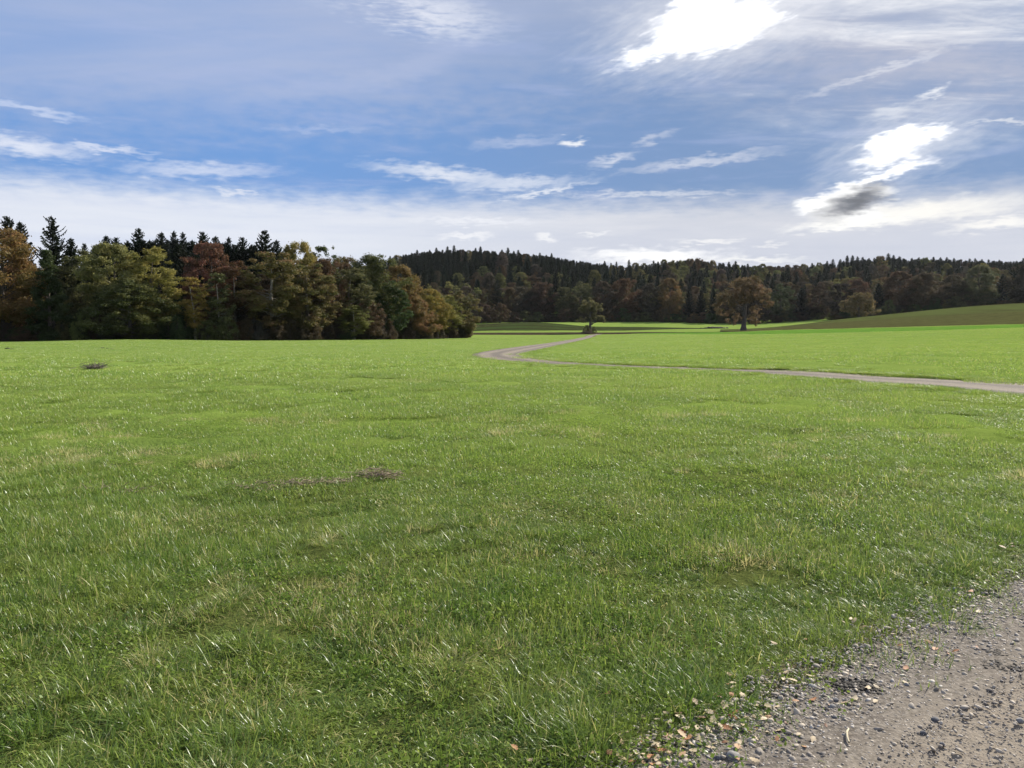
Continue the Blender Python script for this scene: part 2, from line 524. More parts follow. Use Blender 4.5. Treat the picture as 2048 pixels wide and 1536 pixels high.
def m_ground():
    m, nd, out = mat('meadow_turf')
    pos = position(nd)
    cc = field_color(nd, pos)
    fine = nd.noise(pos, 9.0, 4, 0.7)
    cc = nd.mix(nd.smooth(fine, 0.25, 0.7) * 0.5 + 0.15, cc, (0.095, 0.150, 0.024))
    thatch = nd.mix(nd.smooth(fine, 0.3, 0.7), (0.040, 0.048, 0.015), (0.100, 0.110, 0.034))
    cc = nd.mix(Sc(nd, attr_node(nd, 'thin')) * 0.85, cc, thatch)
    edge = Sc(nd, attr_node(nd, 'verge'))
    cc = nd.mix(nd.smooth(edge + (fine - 0.5) * 0.6, 0.2, 0.7), cc, nd.mix(nd.smooth(fine, 0.3, 0.7), (0.075, 0.058, 0.038), (0.19, 0.155, 0.11)))
    b = nd.node('ShaderNodeBump')
    b.inputs['Strength'].default_value, b.inputs['Distance'].default_value = 0.6, 0.06
    nd.put(b.inputs['Height'], nd.noise(pos, 12.0, 4, 0.7))
    p = nd.node('ShaderNodeBsdfPrincipled')
    nd.put(p.inputs['Base Color'], cc)
    p.inputs['Roughness'].default_value = 0.9
    p.inputs['Specular IOR Level'].default_value = 0.0
    nd.l.new(b.outputs[0], p.inputs['Normal'])
    nd.l.new(p.outputs[0], out.inputs['Surface'])
    return m


def m_grass(name='grass_blades', gloss=0.032):
    m, nd, out = mat(name)
    pos = position(nd)
    v = attr_node(nd, 'v')                                                    # per blade 0..1
    h = attr_node(nd, 'h')                                                    # 0 root .. 1 tip
    dry = Sc(nd, attr_node(nd, 'dry', 'INSTANCER'))
    cc = field_color(nd, pos)
    vv = Sc(nd, v)
    cc = nd.mix(nd.smooth(vv, 0.0, 0.45) * -0.55 + 0.55, cc, (0.085, 0.128, 0.022))
    cc = nd.mix(nd.smooth(vv, 0.72, 0.90) * 0.6, cc, (0.32, 0.35, 0.11))
    cc = nd.mix(nd.smooth(vv, 0.915, 0.945) * 0.85, cc, (0.40, 0.34, 0.18))
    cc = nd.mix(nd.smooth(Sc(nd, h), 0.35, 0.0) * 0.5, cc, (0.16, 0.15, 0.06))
    straw = nd.mix(vv, (0.30, 0.24, 0.12), (0.50, 0.43, 0.27))
    cc = nd.mix(nd.smooth(dry + (vv - 0.5) * 0.5, 0.3, 0.7), cc, straw)
    br = nd.mix(1.0, cc, (1.27, 1.36, 1.04))
    br.node.blend_type = 'MULTIPLY'
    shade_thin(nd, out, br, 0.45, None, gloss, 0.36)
    return m


def m_leaf(name, trans=0.38, gloss=0.03):
    """tree foliage: object colour, shifted by the 'hue' each leaf clump carries; the object's alpha sets how far it ranges"""
    m, nd, out = mat(name)
    oi = nd.node('ShaderNodeObjectInfo')
    hue = Sc(nd, attr_node(nd, 'hue'))
    hs = nd.node('ShaderNodeHueSaturation')
    rng = Sc(nd, oi.outputs['Alpha'])
    nd.put(hs.inputs['Hue'], 0.5 - (hue - 0.5) * rng * 0.13)
    nd.put(hs.inputs['Value'], 0.6 + hue * 0.8)
    nd.put(hs.inputs['Saturation'], 1.0)
    nd.put(hs.inputs['Color'], oi.outputs['Color'])
    shade_thin(nd, out, hs.outputs[0], trans, None, gloss, 0.5)
    return m


def m_bark(name, a, b):
    m, nd, out = mat(name)
    tcn = nd.node('ShaderNodeTexCoord')
    n = nd.noise(tcn.outputs['Object'], 3.0, 5, 0.7)
    p = nd.node('ShaderNodeBsdfPrincipled')
    nd.put(p.inputs['Base Color'], nd.mix(nd.smooth(n, 0.3, 0.7), a, b))
    p.inputs['Roughness'].default_value = 0.9
    nd.l.new(p.outputs[0], out.inputs['Surface'])
    return m


def m_path():
    m, nd, out = mat('gravel_surface')
    pos = position(nd)
    ac = Sc(nd, attr_node(nd, 'across'))                                      # -1 .. 1 over the width
    n1, n2, n3 = nd.noise(pos, 1.3, 4, 0.6), nd.noise(pos, 45.0, 4, 0.7), nd.noise(pos, 9.0, 4, 0.65)
    cc = nd.mix(nd.smooth(n2, 0.3, 0.7), (0.080, 0.068, 0.055), (0.240, 0.212, 0.176))
    track = nd.smooth(nd.math('ABSOLUTE', nd.math('ABSOLUTE', ac) - 0.42) + (n1 - 0.5) * 0.3, 0.34, 0.08)
    cc = nd.mix(track * nd.smooth(n3, 0.25, 0.6) * 0.7, cc, (0.310, 0.264, 0.204))
    cc = nd.mix(nd.smooth(n3, 0.50, 0.72) * 0.5, cc, (0.105, 0.088, 0.078))
    vor = nd.node('ShaderNodeTexVoronoi')
    nd.put(vor.inputs['Vector'], pos)
    vor.inputs['Scale'].default_value = 70.0
    b = nd.node('ShaderNodeBump')
    b.inputs['Strength'].default_value, b.inputs['Distance'].default_value = 0.5, 0.008
    nd.put(b.inputs['Height'], n2 * 0.7 + Sc(nd, vor.outputs['Distance']) * -0.6 + n3 * 0.8)
    p = nd.node('ShaderNodeBsdfPrincipled')
    nd.put(p.inputs['Base Color'], cc)
    p.inputs['Roughness'].default_value = 0.9
    p.inputs['Specular IOR Level'].default_value = 0.05
    nd.l.new(b.outputs[0], p.inputs['Normal'])
    nd.l.new(p.outputs[0], out.inputs['Surface'])
    return m


def m_soil(name, a, b, green=None, rows=None, low=None):
    m, nd, out = mat(name)
    pos = position(nd)
    n1, n2 = nd.noise(pos, 0.5, 5, 0.65), nd.noise(pos, 0.05, 3, 0.6)
    cc = nd.mix(nd.smooth(n1, 0.3, 0.7), a, b)
    if green:
        cc = nd.mix(nd.smooth(n2, 0.30, 0.62) * 0.85, cc, green)
    if rows:
        ang, period = rows
        sp = nd.node('ShaderNodeSeparateXYZ')
        nd.put(sp.inputs[0], pos)
        t = Sc(nd, sp.outputs[0]) * (math.sin(ang) / period) + Sc(nd, sp.outputs[1]) * (math.cos(ang) / period)
        w = nd.math('SINE', (t + (n1 - 0.5) * 0.25) * 6.2832)
        cc = nd.mix(nd.smooth(w, 0.1, 0.9) * 0.6, cc, a)
    if low:
        cc = nd.mix(nd.smooth(Sc(nd, attr_node(nd, 'up')) + (n1 - 0.5) * 0.06, 0.40, 0.33), cc, nd.mix(nd.smooth(n1, 0.3, 0.7), low, tuple(1.7 * q for q in low)))
    b_ = nd.node('ShaderNodeBump')
    b_.inputs['Strength'].default_value, b_.inputs['Distance'].default_value = 1.0, 0.25
    nd.put(b_.inputs['Height'], nd.noise(pos, 1.6, 4, 0.7))
    p = nd.node('ShaderNodeBsdfPrincipled')
    nd.put(p.inputs['Base Color'], cc)
    p.inputs['Roughness'].default_value = 0.95
    p.inputs['Specular IOR Level'].default_value = 0.0
    nd.l.new(b_.outputs[0], p.inputs['Normal'])
    nd.l.new(p.outputs[0], out.inputs['Surface'])
    return m


def m_tinted(name, stops, rough=0.8, bump=0.0, typ='INSTANCER'):
    """stones, leaves: colour picked from stops by the copy's own random number"""
    m, nd, out = mat(name)
    r = Sc(nd, attr_node(nd, 'pick', typ))
    rp = nd.node('ShaderNodeValToRGB')
    els = rp.color_ramp.elements
    while len(els) < len(stops):
        els.new(0.5)
    for e, (p_, c_) in zip(els, stops):
        e.position, e.color = p_, tuple(c_) + (1,)
    nd.put(rp.inputs[0], r)
    tcn = nd.node('ShaderNodeTexCoord')
    n = nd.noise(tcn.outputs['Object'], 2.2, 4, 0.7)
    cc = nd.mix(nd.smooth(n, 0.45, 0.8) * 0.35, rp.outputs[0], (0.10, 0.085, 0.075))
    p = nd.node('ShaderNodeBsdfPrincipled')
    nd.put(p.inputs['Base Color'], cc)
    p.inputs['Roughness'].default_value = rough
    nd.l.new(p.outputs[0], out.inputs['Surface'])
    return m


def m_plain(name, a, b, scale, rough=0.85):
    m, nd, out = mat(name)
    tcn = nd.node('ShaderNodeTexCoord')
    n = nd.noise(tcn.outputs['Object'], scale, 5, 0.7)
    p = nd.node('ShaderNodeBsdfPrincipled')
    nd.put(p.inputs['Base Color'], nd.mix(nd.smooth(n, 0.3, 0.7), a, b))
    p.inputs['Roughness'].default_value = rough
    nd.l.new(p.outputs[0], out.inputs['Surface'])
    return m


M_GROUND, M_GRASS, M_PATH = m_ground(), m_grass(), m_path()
M_HERB = m_grass('herb_leaves', 0.008)
M_LEAF, M_NEEDLE = m_leaf('foliage', 0.45, 0.012), m_leaf('needles', 0.12, 0.01)
M_BARK = m_bark('bark', (0.045, 0.035, 0.027), (0.11, 0.095, 0.08))
M_PALEBARK = m_bark('pale_bark', (0.16, 0.14, 0.11), (0.34, 0.31, 0.27))
M_PLOUGH = m_soil('ploughed_soil', (0.046, 0.046, 0.018), (0.072, 0.074, 0.028), (0.088, 0.112, 0.034), (R(14), 9.0), (0.052, 0.053, 0.020))
M_PLOUGH2 = m_soil('sprouting_soil', (0.030, 0.032, 0.014), (0.052, 0.060, 0.022), (0.045, 0.068, 0.020), (R(4), 11.0))


# ------------------------------------------------------------------ the ground: one sheet out to the horizon
def build_ground():
    az_f = np.concatenate([np.arange(-180, -50, 6.0), np.arange(-50, 50, 0.36), np.arange(50, 180, 6.0)])
    az_f = np.radians(az_f)
    rr = [0.25]
    while rr[-1] < 1250:
        rr.append(rr[-1] * (1.018 if 8 < rr[-1] < 70 else 1.034))
    rr += [1500, 2200, 3500]
    rr = np.array(rr)
    A, Q = np.meshgrid(az_f, rr)
    X, Y = Q * np.sin(A), Q * np.cos(A)
    Z = ground_z(X, Y)
    V = np.stack([X, Y, Z], -1).reshape(-1, 3)
    V = np.vstack([V, [[0, 0, 0.0]]])
    n, k = len(rr), len(az_f)
    i, j = np.meshgrid(np.arange(n - 1), np.arange(k), indexing='ij')
    a, b = (i * k + j).ravel(), (i * k + (j + 1) % k).ravel()
    quads = np.stack([a, a + k, b + k, b], -1)[:, ::-1]
    c0 = len(V) - 1
    tri = np.stack([np.full(k, c0), np.arange(k), (np.arange(k) + 1) % k], -1)[:, ::-1]
    me = mesh_from('meadow_ground', V, [quads, tri], [M_GROUND], True)
    rv = np.hypot(V[:, 0], V[:, 1])
    pdv = np.full(len(V), 99.0)
    pdv[rv < 400] = path_dist(V[rv < 400, 0], V[rv < 400, 1]) - (half_w(V[rv < 400, 1]) - HALF)
    attr(me, 'verge', (1 - sstep(pdv, HALF - 0.1, HALF + 0.55)) * (rv < 400))
    attr(me, 'thin', 1 - sstep(rv, 5, 15))
    o = link('meadow_ground', me)
    return tag(o, kind='structure')


def build_path():
    C = PATH
    T = np.gradient(C, axis=0)
    T /= np.linalg.norm(T, axis=1)[:, None]
    N = np.stack([T[:, 1], -T[:, 0]], -1)
    ac = np.linspace(-1, 1, 17)
    P, at = [], []
    for q, a in enumerate(ac):
        wob = 0.0
        if abs(a) > 0.9:
            wob = (fbm(C[:, 0] * 0.9 + 40 * a, C[:, 1] * 0.9, 21, 3) - 0.5) * 0.5
        off = a * (half_w(C[:, 1]) + 0.22) + wob * np.sign(a)
        xy = C + N * off[:, None]
        P.append(xy)
        at.append(np.full(len(C), a))
    P, at = np.array(P), np.array(at)
    X, Y = P[..., 0], P[..., 1]
    r = np.hypot(X, Y)
    z = base_z(X, Y) + 0.012 + 0.012 * (1 - np.abs(at)) - 0.02 * (np.abs(at) - 0.42 < 0.12) * (np.abs(at) > 0.3) - 0.05 * sstep(r, 22, 26) * (1 - sstep(r, 30, 38)) + 0.07 * sstep(r, 30, 60)
    z -= 0.05 * sstep(np.abs(at), 0.93, 1.0)
    V = np.stack([X, Y, z], -1).reshape(-1, 3)
    n, k = len(ac), len(C)
    i, j = np.meshgrid(np.arange(n - 1), np.arange(k - 1), indexing='ij')
    a = (i * k + j).ravel()
    quads = np.stack([a, a + 1, a + k + 1, a + k], -1)
    me = mesh_from('gravel_path', V, [quads], [M_PATH], True)
    attr(me, 'across', at.ravel())
    return tag(link('gravel_path', me), kind='structure')


def drape(name, lower, upper, material, lift=0.12, n=60, m=24):
    """a strip of field between two boundary lines on the ground"""
    lo, up = catmull(lower, n), catmull(upper, n)
    k = min(len(lo), len(up))
    lo, up = lo[np.linspace(0, len(lo) - 1, k).astype(int)], up[np.linspace(0, len(up) - 1, k).astype(int)]
    t = np.linspace(0, 1, m)[:, None, None]
    P = lo[None] * (1 - t) + up[None] * t
    P[0, :, 1] += (fbm(lo[:, 0] * 0.3, lo[:, 1] * 0, 5, 3) - 0.5) * 2.0
    edge = np.minimum(np.minimum(np.arange(m), np.arange(m)[::-1]) / 1.0, 1.0)[:, None] * np.ones((1, k))
    z = base_z(P[..., 0], P[..., 1]) + lift * edge - 0.05 * (1 - edge)
    V = np.dstack([P, z]).reshape(-1, 3)
    i, j = np.meshgrid(np.arange(m - 1), np.arange(k - 1), indexing='ij')
    a = (i * k + j).ravel()
    me = mesh_from(name, V, [np.stack([a, a + 1, a + k + 1, a + k], -1)], [material], True)
    attr(me, 'up', (t[:, :, 0] * np.ones((1, k))).ravel())
    return tag(link(name, me), kind='structure')


def at(px, D):
    return ((px - 1024) / F * D, D)


build_ground()
build_path()
PL_LOW = [(1440, 664), (1520, 662), (1620, 659), (1750, 656), (1900, 652.5), (2047, 648.5)]
drape('ploughed_field', [hit(*p) for p in PL_LOW] + [at(2500, 150)], [at(1440, 345), at(1520, 350), at(1620, 352), at(1750, 352), at(1900, 352), at(2047, 355), at(2500, 360)], M_PLOUGH)
drape('green_crop_strip', [hit(*p) for p in ((1250, 667.5), (1440, 668.5), (1520, 669), (1620, 667), (1750, 664), (1900, 660), (2047, 655.5))] + [at(2500, 128)],
      [hit(*p) for p in ((1250, 665.0), (1440, 664.5), (1520, 662.4), (1620, 659.4), (1750, 656.4), (1900, 653), (2047, 649))] + [at(2500, 148)], m_soil('green_crop', (0.075, 0.165, 0.026), (0.130, 0.235, 0.036)), 0.06)
drape('sprouting_field', [at(880, 352)] + [hit(*p) for p in ((960, 662.5), (1060, 662), (1180, 661.5), (1300, 660), (1425, 657.5))],
      [at(880, 400), at(960, 402), at(1060, 404), at(1180, 390), hit(1300, 654.5), hit(1425, 656.5)], M_PLOUGH2)
drape('dark_tilled_strip', [hit(*p) for p in ((930, 669.5), (1060, 670), (1180, 669), (1260, 668), (1370, 666.0))],
      [hit(*p) for p in ((930, 664.8), (1060, 664.5), (1180, 664.6), (1260, 664.6), (1370, 665.2))], m_soil('dark_tilth', (0.030, 0.024, 0.016), (0.065, 0.052, 0.032)), 0.1, 30, 10)


# ------------------------------------------------------------------ scattering of uncountable small growth (stuff)
def hidden_collection(name, meshes):
    c_ = bpy.data.collections.new(name)
    for i, me in enumerate(meshes):
        c_.objects.link(bpy.data.objects.new('%s_%02d' % (name, i), me))
    return c_


def scatter(name, label, coll, P, rot, scl, idx, extra, material):
    me = bpy.data.meshes.new(name)
    me.vertices.add(len(P))
    me.vertices.foreach_set('co', np.asarray(P, np.float32).ravel())
    attr(me, 'rot', rot, 'FLOAT_VECTOR')
    attr(me, 'scl', scl, 'FLOAT_VECTOR')
    attr(me, 'idx', idx, 'INT')
    for k, v in extra.items():
        attr(me, k, v)
    me.materials.append(material)
    o = link(name, me)
    ng = bpy.data.node_groups.new(name, 'GeometryNodeTree')
    ng.interface.new_socket('Geometry', in_out='INPUT', socket_type='NodeSocketGeometry')
    ng.interface.new_socket('Geometry', in_out='OUTPUT', socket_type='NodeSocketGeometry')
    N, L = ng.nodes, ng.links
    gi, go = N.new('NodeGroupInput'), N.new('NodeGroupOutput')
    ci = N.new('GeometryNodeCollectionInfo')
    ci.inputs['Collection'].default_value = coll
    ci.inputs['Separate Children'].default_value = True
    ci.inputs['Reset Children'].default_value = True
    ip = N.new('GeometryNodeInstanceOnPoints')
    ip.inputs['Pick Instance'].default_value = True

    def na(nm, dt):
        n = N.new('GeometryNodeInputNamedAttribute')
        n.data_type = dt
        n.inputs[0].default_value = nm
        return n.outputs[0]
    L.new(gi.outputs[0], ip.inputs['Points'])
    L.new(ci.outputs[0], ip.inputs['Instance'])
    L.new(na('idx', 'INT'), ip.inputs['Instance Index'])
    e2r = N.new('FunctionNodeEulerToRotation')
    L.new(na('rot', 'FLOAT_VECTOR'), e2r.inputs[0])
    L.new(e2r.outputs[0], ip.inputs['Rotation'])
    L.new(na('scl', 'FLOAT_VECTOR'), ip.inputs['Scale'])
    L.new(ip.outputs[0], go.inputs[0])
    md = o.modifiers.new('scatter', 'NODES')
    md.node_group = ng
    return tag(o, label, None, None, 'stuff')


def blades(rng, n, half, h0, h1, w0, w1, bend=0.6, lean=0.35, seg=3, round_=False, wind=0.5):
    """a patch of n curved grass blades; attributes v (per blade) and h (along the blade)"""
    if round_:
        a, q = rng.uniform(0, 2 * np.pi, n), half * np.sqrt(rng.uniform(0, 1, n))
        x, y = q * np.cos(a), q * np.sin(a)
    else:
        x, y = rng.uniform(-half, half, n), rng.uniform(-half, half, n)
    L = rng.uniform(h0, h1, n) * rng.uniform(0.6, 1.0, n)
    W = rng.uniform(w0, w1, n)
    yaw = rng.uniform(0, 2 * np.pi, n)
    if round_:
        yaw = np.arctan2(y, x) + rng.normal(0, 0.6, n)
    ln = np.abs(rng.normal(0, lean, n))
    bd = np.abs(rng.normal(bend, bend * 0.5, n))
    dx, dy = np.cos(yaw), np.sin(yaw)
    tw = yaw + np.pi / 2 + rng.normal(0, 0.5, n)
    sx, sy = np.cos(tw), np.sin(tw)
    V, F3, F4, hh, vv = [], [], [], [], []
    px, py, pz = x.copy(), y.copy(), np.full(n, -0.01)
    ang = ln
    rv = rng.uniform(0, 1, n)
    for s in range(seg + 1):
        t = s / seg
        w = W * (1 - t ** 2.2) * 0.5
        if s < seg:
            V += [np.stack([px - sx * w, py - sy * w, pz], -1), np.stack([px + sx * w, py + sy * w, pz], -1)]
            hh += [np.full(n, t)] * 2
            vv += [rv] * 2
        else:
            V.append(np.stack([px, py, pz], -1))
            hh.append(np.full(n, 1.0))
            vv.append(rv)
        a2 = ang + bd * (t + 0.3)
        st = L / seg
        px, py, pz = px + dx * np.sin(a2) * st, py + dy * np.sin(a2) * st, np.maximum(pz + np.cos(a2) * st, 0.002)
    k = np.arange(n)
    for s in range(seg - 1):
        F4.append(np.stack([2 * s * n + k, (2 * s + 1) * n + k, (2 * s + 3) * n + k, (2 * s + 2) * n + k], -1))
    s = seg - 1
    F3.append(np.stack([2 * s * n + k, (2 * s + 1) * n + k, (2 * s + 2) * n + k], -1))
    V = np.vstack(V)
    me = mesh_from('grass_patch', V, F4 + F3, [M_GRASS], True)
    attr(me, 'v', np.concatenate(vv))
    attr(me, 'h', np.concatenate(hh))
    return me


def clover(rng, n=150, half=0.16):
    a, q = rng.uniform(0, 6.28, n), half * np.sqrt(rng.uniform(0, 1, n))
    P = np.stack([q * np.cos(a), q * np.sin(a), rng.uniform(0.01, 0.06, n)], -1)
    nrm = np.stack([rng.normal(0, 0.8, n), rng.normal(0, 0.8, n), np.ones(n)], -1)
    nrm /= np.linalg.norm(nrm, axis=1)[:, None]
    t = np.cross(nrm, rng.normal(0, 1, (n, 3)))
    t /= np.linalg.norm(t, axis=1)[:, None]
    b = np.cross(nrm, t)
    s_ = rng.uniform(0.004, 0.010, (n, 1))
    V = np.stack([P - t * s_, P - b * s_ * 0.75 + t * s_ * 0.2, P + t * s_, P + b * s_ * 0.75 + t * s_ * 0.2], 1).reshape(-1, 3)
    me = mesh_from('grass_patch', V, [np.arange(4 * n).reshape(-1, 4)], [M_HERB], False)
    attr(me, 'v', np.repeat(rng.uniform(0, 0.9, n), 4))
    attr(me, 'h', np.ones(4 * n))
    return me


def tilt(X, Y, rng):
    e = 0.6
    sx = (base_z(X + e, Y) - base_z(X - e, Y)) / (2 * e)
    sy = (base_z(X, Y + e) - base_z(X, Y - e)) / (2 * e)
    rz = rng.uniform(0, 2 * np.pi, len(X))
    # tilt about world axes first (Euler XYZ: x, then y, then z would turn it); express the slope in the turned frame
    c_, s_ = np.cos(rz), np.sin(rz)
    gx, gy = c_ * sx + s_ * sy, -s_ * sx + c_ * sy
    return np.stack([np.arctan(gy), -np.arctan(gx), rz], -1)


FOREST_EDGE = [(-900, 132), (-200, 136), (0, 138), (250, 141), (500, 150), (620, 160), (750, 178), (850, 202), (950, 234)]


def edge_D(px):
    return np.interp(px, [e[0] for e in FOREST_EDGE], [e[1] for e in FOREST_EDGE])


def ring(rng, r0, r1, n, half=47):
    a = np.radians(rng.uniform(-half, half, n))
    q = np.sqrt(rng.uniform(r0 * r0, r1 * r1, n))
    return q * np.sin(a), q * np.cos(a)


def build_grass():
    rng = np.random.default_rng(5)
    meshes, pts = [], []

    def family(n_var, **kw):
        k0 = len(meshes)
        for _ in range(n_var):
            meshes.append(blades(rng, **kw))
        return k0, n_var

    def spread(fam, X, Y, smin, smax, dry, zs=None):
        k0, nv = fam
        n = len(X)
        z = ground_z(X, Y)
        s = rng.uniform(smin, smax, n)
        zsc = s if zs is None else zs
        pts.append((np.stack([X, Y, z], -1), tilt(X, Y, rng), np.stack([s, s, zsc], -1), k0 + rng.integers(0, nv, n), dry))

    fine = family(7, n=1150, half=0.34, h0=0.025, h1=0.095, w0=0.0028, w1=0.0060, bend=1.0, lean=0.9)
    mid = family(7, n=2600, half=0.65, h0=0.03, h1=0.09, w0=0.004, w1=0.0085, bend=0.95, lean=0.85)
    wide = family(6, n=2600, half=1.6, h0=0.05, h1=0.11, w0=0.010, w1=0.020, bend=0.6, lean=0.5, seg=2)
    far = family(5, n=2600, half=3.2, h0=0.04, h1=0.09, w0=0.025, w1=0.05, bend=0.6, lean=0.5, seg=2)
    clump = family(6, n=150, half=0.10, h0=0.06, h1=0.17, w0=0.0026, w1=0.005, bend=1.1, lean=0.55, round_=True, seg=4)
    straw = family(4, n=150, half=0.19, h0=0.05, h1=0.12, w0=0.0022, w1=0.0048, bend=0.35, lean=1.5, round_=True)
    tuft = family(4, n=260, half=0.30, h0=0.10, h1=0.20, w0=0.006, w1=0.010, bend=0.8, lean=0.45, round_=True, seg=3)

    k0 = len(meshes)
    for _ in range(4):
        meshes.append(clover(rng))
    herb = (k0, 4)

    def keep(X, Y, mar):
        pd = path_dist(X, Y) - (half_w(Y) - HALF)
        rag = (fbm(X * 1.7, Y * 1.7, 33, 3) - 0.5) * 0.5
        return pd > HALF + mar + rag

    def dryness(X, Y):
        return np.clip((fbm(X * 1.3, Y * 1.3, 61, 3) - 0.64) * 3.0, 0, 0.45)

    def lush(X, Y):
        return np.clip(0.55 + 0.9 * fbm(X * 0.55, Y * 0.55, 81, 3) + 3.0 * (fbm(X * 2.6, Y * 2.6, 82, 2) - 0.5), 0.55, 2.2)

    for fam, r0, r1, cov, half, mar in ((fine, 1.3, 8.0, 5.5, 0.34, 0.0), (mid, 6.5, 26, 3.8, 0.65, 0.2), (wide, 23, 85, 2.4, 1.6, 0.8), (far, 78, 240, 1.9, 3.2, 2.2)):
        area = math.radians(94) / 2 * (r1 * r1 - r0 * r0)
        n = int(area * cov / (2 * half) ** 2)
        X, Y = ring(rng, r0, r1, n)
        k = keep(X, Y, mar)
        px = 1024 + X / np.maximum(Y, 1) * F
        k &= ~((px < 960) & (Y > edge_D(px) - 2))
        X, Y = X[k], Y[k]
        if fam is fine:
            dry = dryness(X, Y)
            s = rng.uniform(0.85, 1.15, len(X)) * lush(X, Y)
            spread(fam, X, Y, 0.9, 1.15, dry, s)
        elif fam is mid:
            spread(fam, X, Y, 0.9, 1.15, dryness(X, Y) * 0.8, rng.uniform(0.85, 1.15, len(X)) * np.maximum(lush(X, Y), 0.6))
        else:
            spread(fam, X, Y, 0.9, 1.1, np.zeros(len(X)))
    # thin short growth that creeps over the path's edge
    X, Y = ring(rng, 1.3, 14, 14000)
    pd = path_dist(X, Y) - (half_w(Y) - HALF)
    k = (pd > HALF - 0.45) & (pd < HALF + 0.5) & (rng.uniform(0, 1, len(X)) < sstep(pd + (fbm(X * 2.2, Y * 2.2, 44, 3) - 0.5) * 0.9, HALF - 0.25, HALF + 0.3))
    X, Y = X[k], Y[k]
    spread(clump, X, Y, 0.4, 0.8, np.full(len(X), 0.12), rng.uniform(0.22, 0.5, len(X)))
    # clover and other small round-leaved herbs in the sward
    X, Y = ring(rng, 1.6, 14, 1700)
    k = keep(X, Y, 0.0) & (rng.uniform(0, 1, len(X)) < sstep(fbm(X * 0.7, Y * 0.7, 55, 3), 0.44, 0.72))
    X, Y = X[k], Y[k]
    spread(herb, X, Y, 0.8, 1.3, np.zeros(len(X)))
    # longer clumps, in drifts
    X, Y = ring(rng, 2.0, 10, 4200)
    k = keep(X, Y, 0.25) & (rng.uniform(0, 1, len(X)) < sstep(fbm(X * 0.9, Y * 0.9, 91, 3), 0.42, 0.72))
    X, Y = X[k], Y[k]
    spread(clump, X, Y, 0.6, 1.15, np.where(rng.uniform(0, 1, len(X)) < 0.06, 0.6, 0.0), rng.uniform(0.5, 1.1, len(X)))
    for px, py, n, sp in ((1170, 1500, 9, 0.10), (1110, 1440, 8, 0.15), (1190, 1400, 6, 0.12), (1370, 1400, 4, 0.1), (930, 1440, 5, 0.2), (1870, 1240, 6, 0.2), (1960, 1130, 8, 0.3),
                          (2010, 1075, 8, 0.3), (340, 1300, 5, 0.25), (150, 1420, 5, 0.25), (1340, 1060, 5, 0.3), (1800, 1190, 4, 0.15), (560, 1320, 4, 0.2)):
        gx, gy = hit(px, py)
        X, Y = gx + rng.normal(0, sp, n), gy + rng.normal(0, sp * 0.7, n)
        spread(clump, X, Y, 0.85, 1.2, np.zeros(n))
    # verge tufts along both sides of the path further off
    for side in (-1, 1):
        T = np.gradient(PATH, axis=0)
        T /= np.linalg.norm(T, axis=1)[:, None]
        Nn = np.stack([T[:, 1], -T[:, 0]], -1)
        q = rng.integers(0, len(PATH), 2600)
        X = PATH[q, 0] + Nn[q, 0] * side * (half_w(PATH[q, 1]) + rng.uniform(-0.25, 0.6, 2600)) + rng.normal(0, 0.2, 2600)
        Y = PATH[q, 1] + Nn[q, 1] * side * (half_w(PATH[q, 1]) + rng.uniform(-0.25, 0.6, 2600)) + rng.normal(0, 0.2, 2600)
        k = (Y > 9) & (Y < 200) & (path_dist(X, Y) > half_w(Y) - 0.38 + 0.5 * (fbm(X * 0.6, Y * 0.6, 19, 2) - 0.35))
        X, Y = X[k], Y[k]
        spread(tuft, X, Y, 0.7, 1.2, np.zeros(len(X)), rng.uniform(0.4, 0.8, len(X)))
    # sparse taller tufts that break up the even field
    X, Y = ring(rng, 11, 60, 2600)
    k = keep(X, Y, 0.3) & (rng.uniform(0, 1, len(X)) < sstep(fbm(X * 0.25, Y * 0.25, 14, 3), 0.42, 0.7))
    X, Y = X[k], Y[k]
    spread(tuft, X, Y, 0.6, 1.2, np.zeros(len(X)), rng.uniform(0.45, 0.95, len(X)))
    # bleached straw lying in the turf
    X, Y = ring(rng, 2.2, 14, 900)
    k = keep(X, Y, 0.1) & (rng.uniform(0, 1, len(X)) < sstep(fbm(X * 1.3, Y * 1.3, 61, 3), 0.54, 0.70))
    X, Y = X[k], Y[k]
    spread(straw, X, Y, 0.7, 1.3, np.full(len(X), 1.0))
    for px, py, n, sx_, sy_ in ((1050, 1115, 10, 0.14, 0.12), (1540, 1125, 9, 0.22, 0.12), (660, 1240, 6, 0.25, 0.1), (900, 1285, 6, 0.2, 0.1), (1400, 1110, 5, 0.15, 0.1), (60, 925, 14, 0.9, 0.25),
                                (1600, 900, 8, 0.4, 0.3), (420, 1395, 5, 0.2, 0.1), (300, 1240, 5, 0.2, 0.1), (1300, 1290, 4, 0.15, 0.08)):
        gx, gy = hit(px, py)
        X, Y = gx + rng.normal(0, sx_, n), gy + rng.normal(0, sy_, n)
        spread(straw, X, Y, 0.7, 1.2, np.full(n, 1.0))
    P = np.vstack([p[0] for p in pts])
    coll = hidden_collection('grass_patch', meshes)
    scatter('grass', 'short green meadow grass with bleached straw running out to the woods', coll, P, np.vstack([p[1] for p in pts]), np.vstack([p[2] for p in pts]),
            np.concatenate([p[3] for p in pts]), {'dry': np.concatenate([p[4] for p in pts])}, M_GRASS)


build_grass()


# ------------------------------------------------------------------ gravel, fallen leaves
def ico(sub=1):
    import bmesh
    bm = bmesh.new()
    bmesh.ops.create_icosphere(bm, subdivisions=sub, radius=1.0)
    V = np.array([v.co[:] for v in bm.verts])
    Fc = np.array([[v.index for v in f.verts] for f in bm.faces])
    bm.free()
    return V, Fc


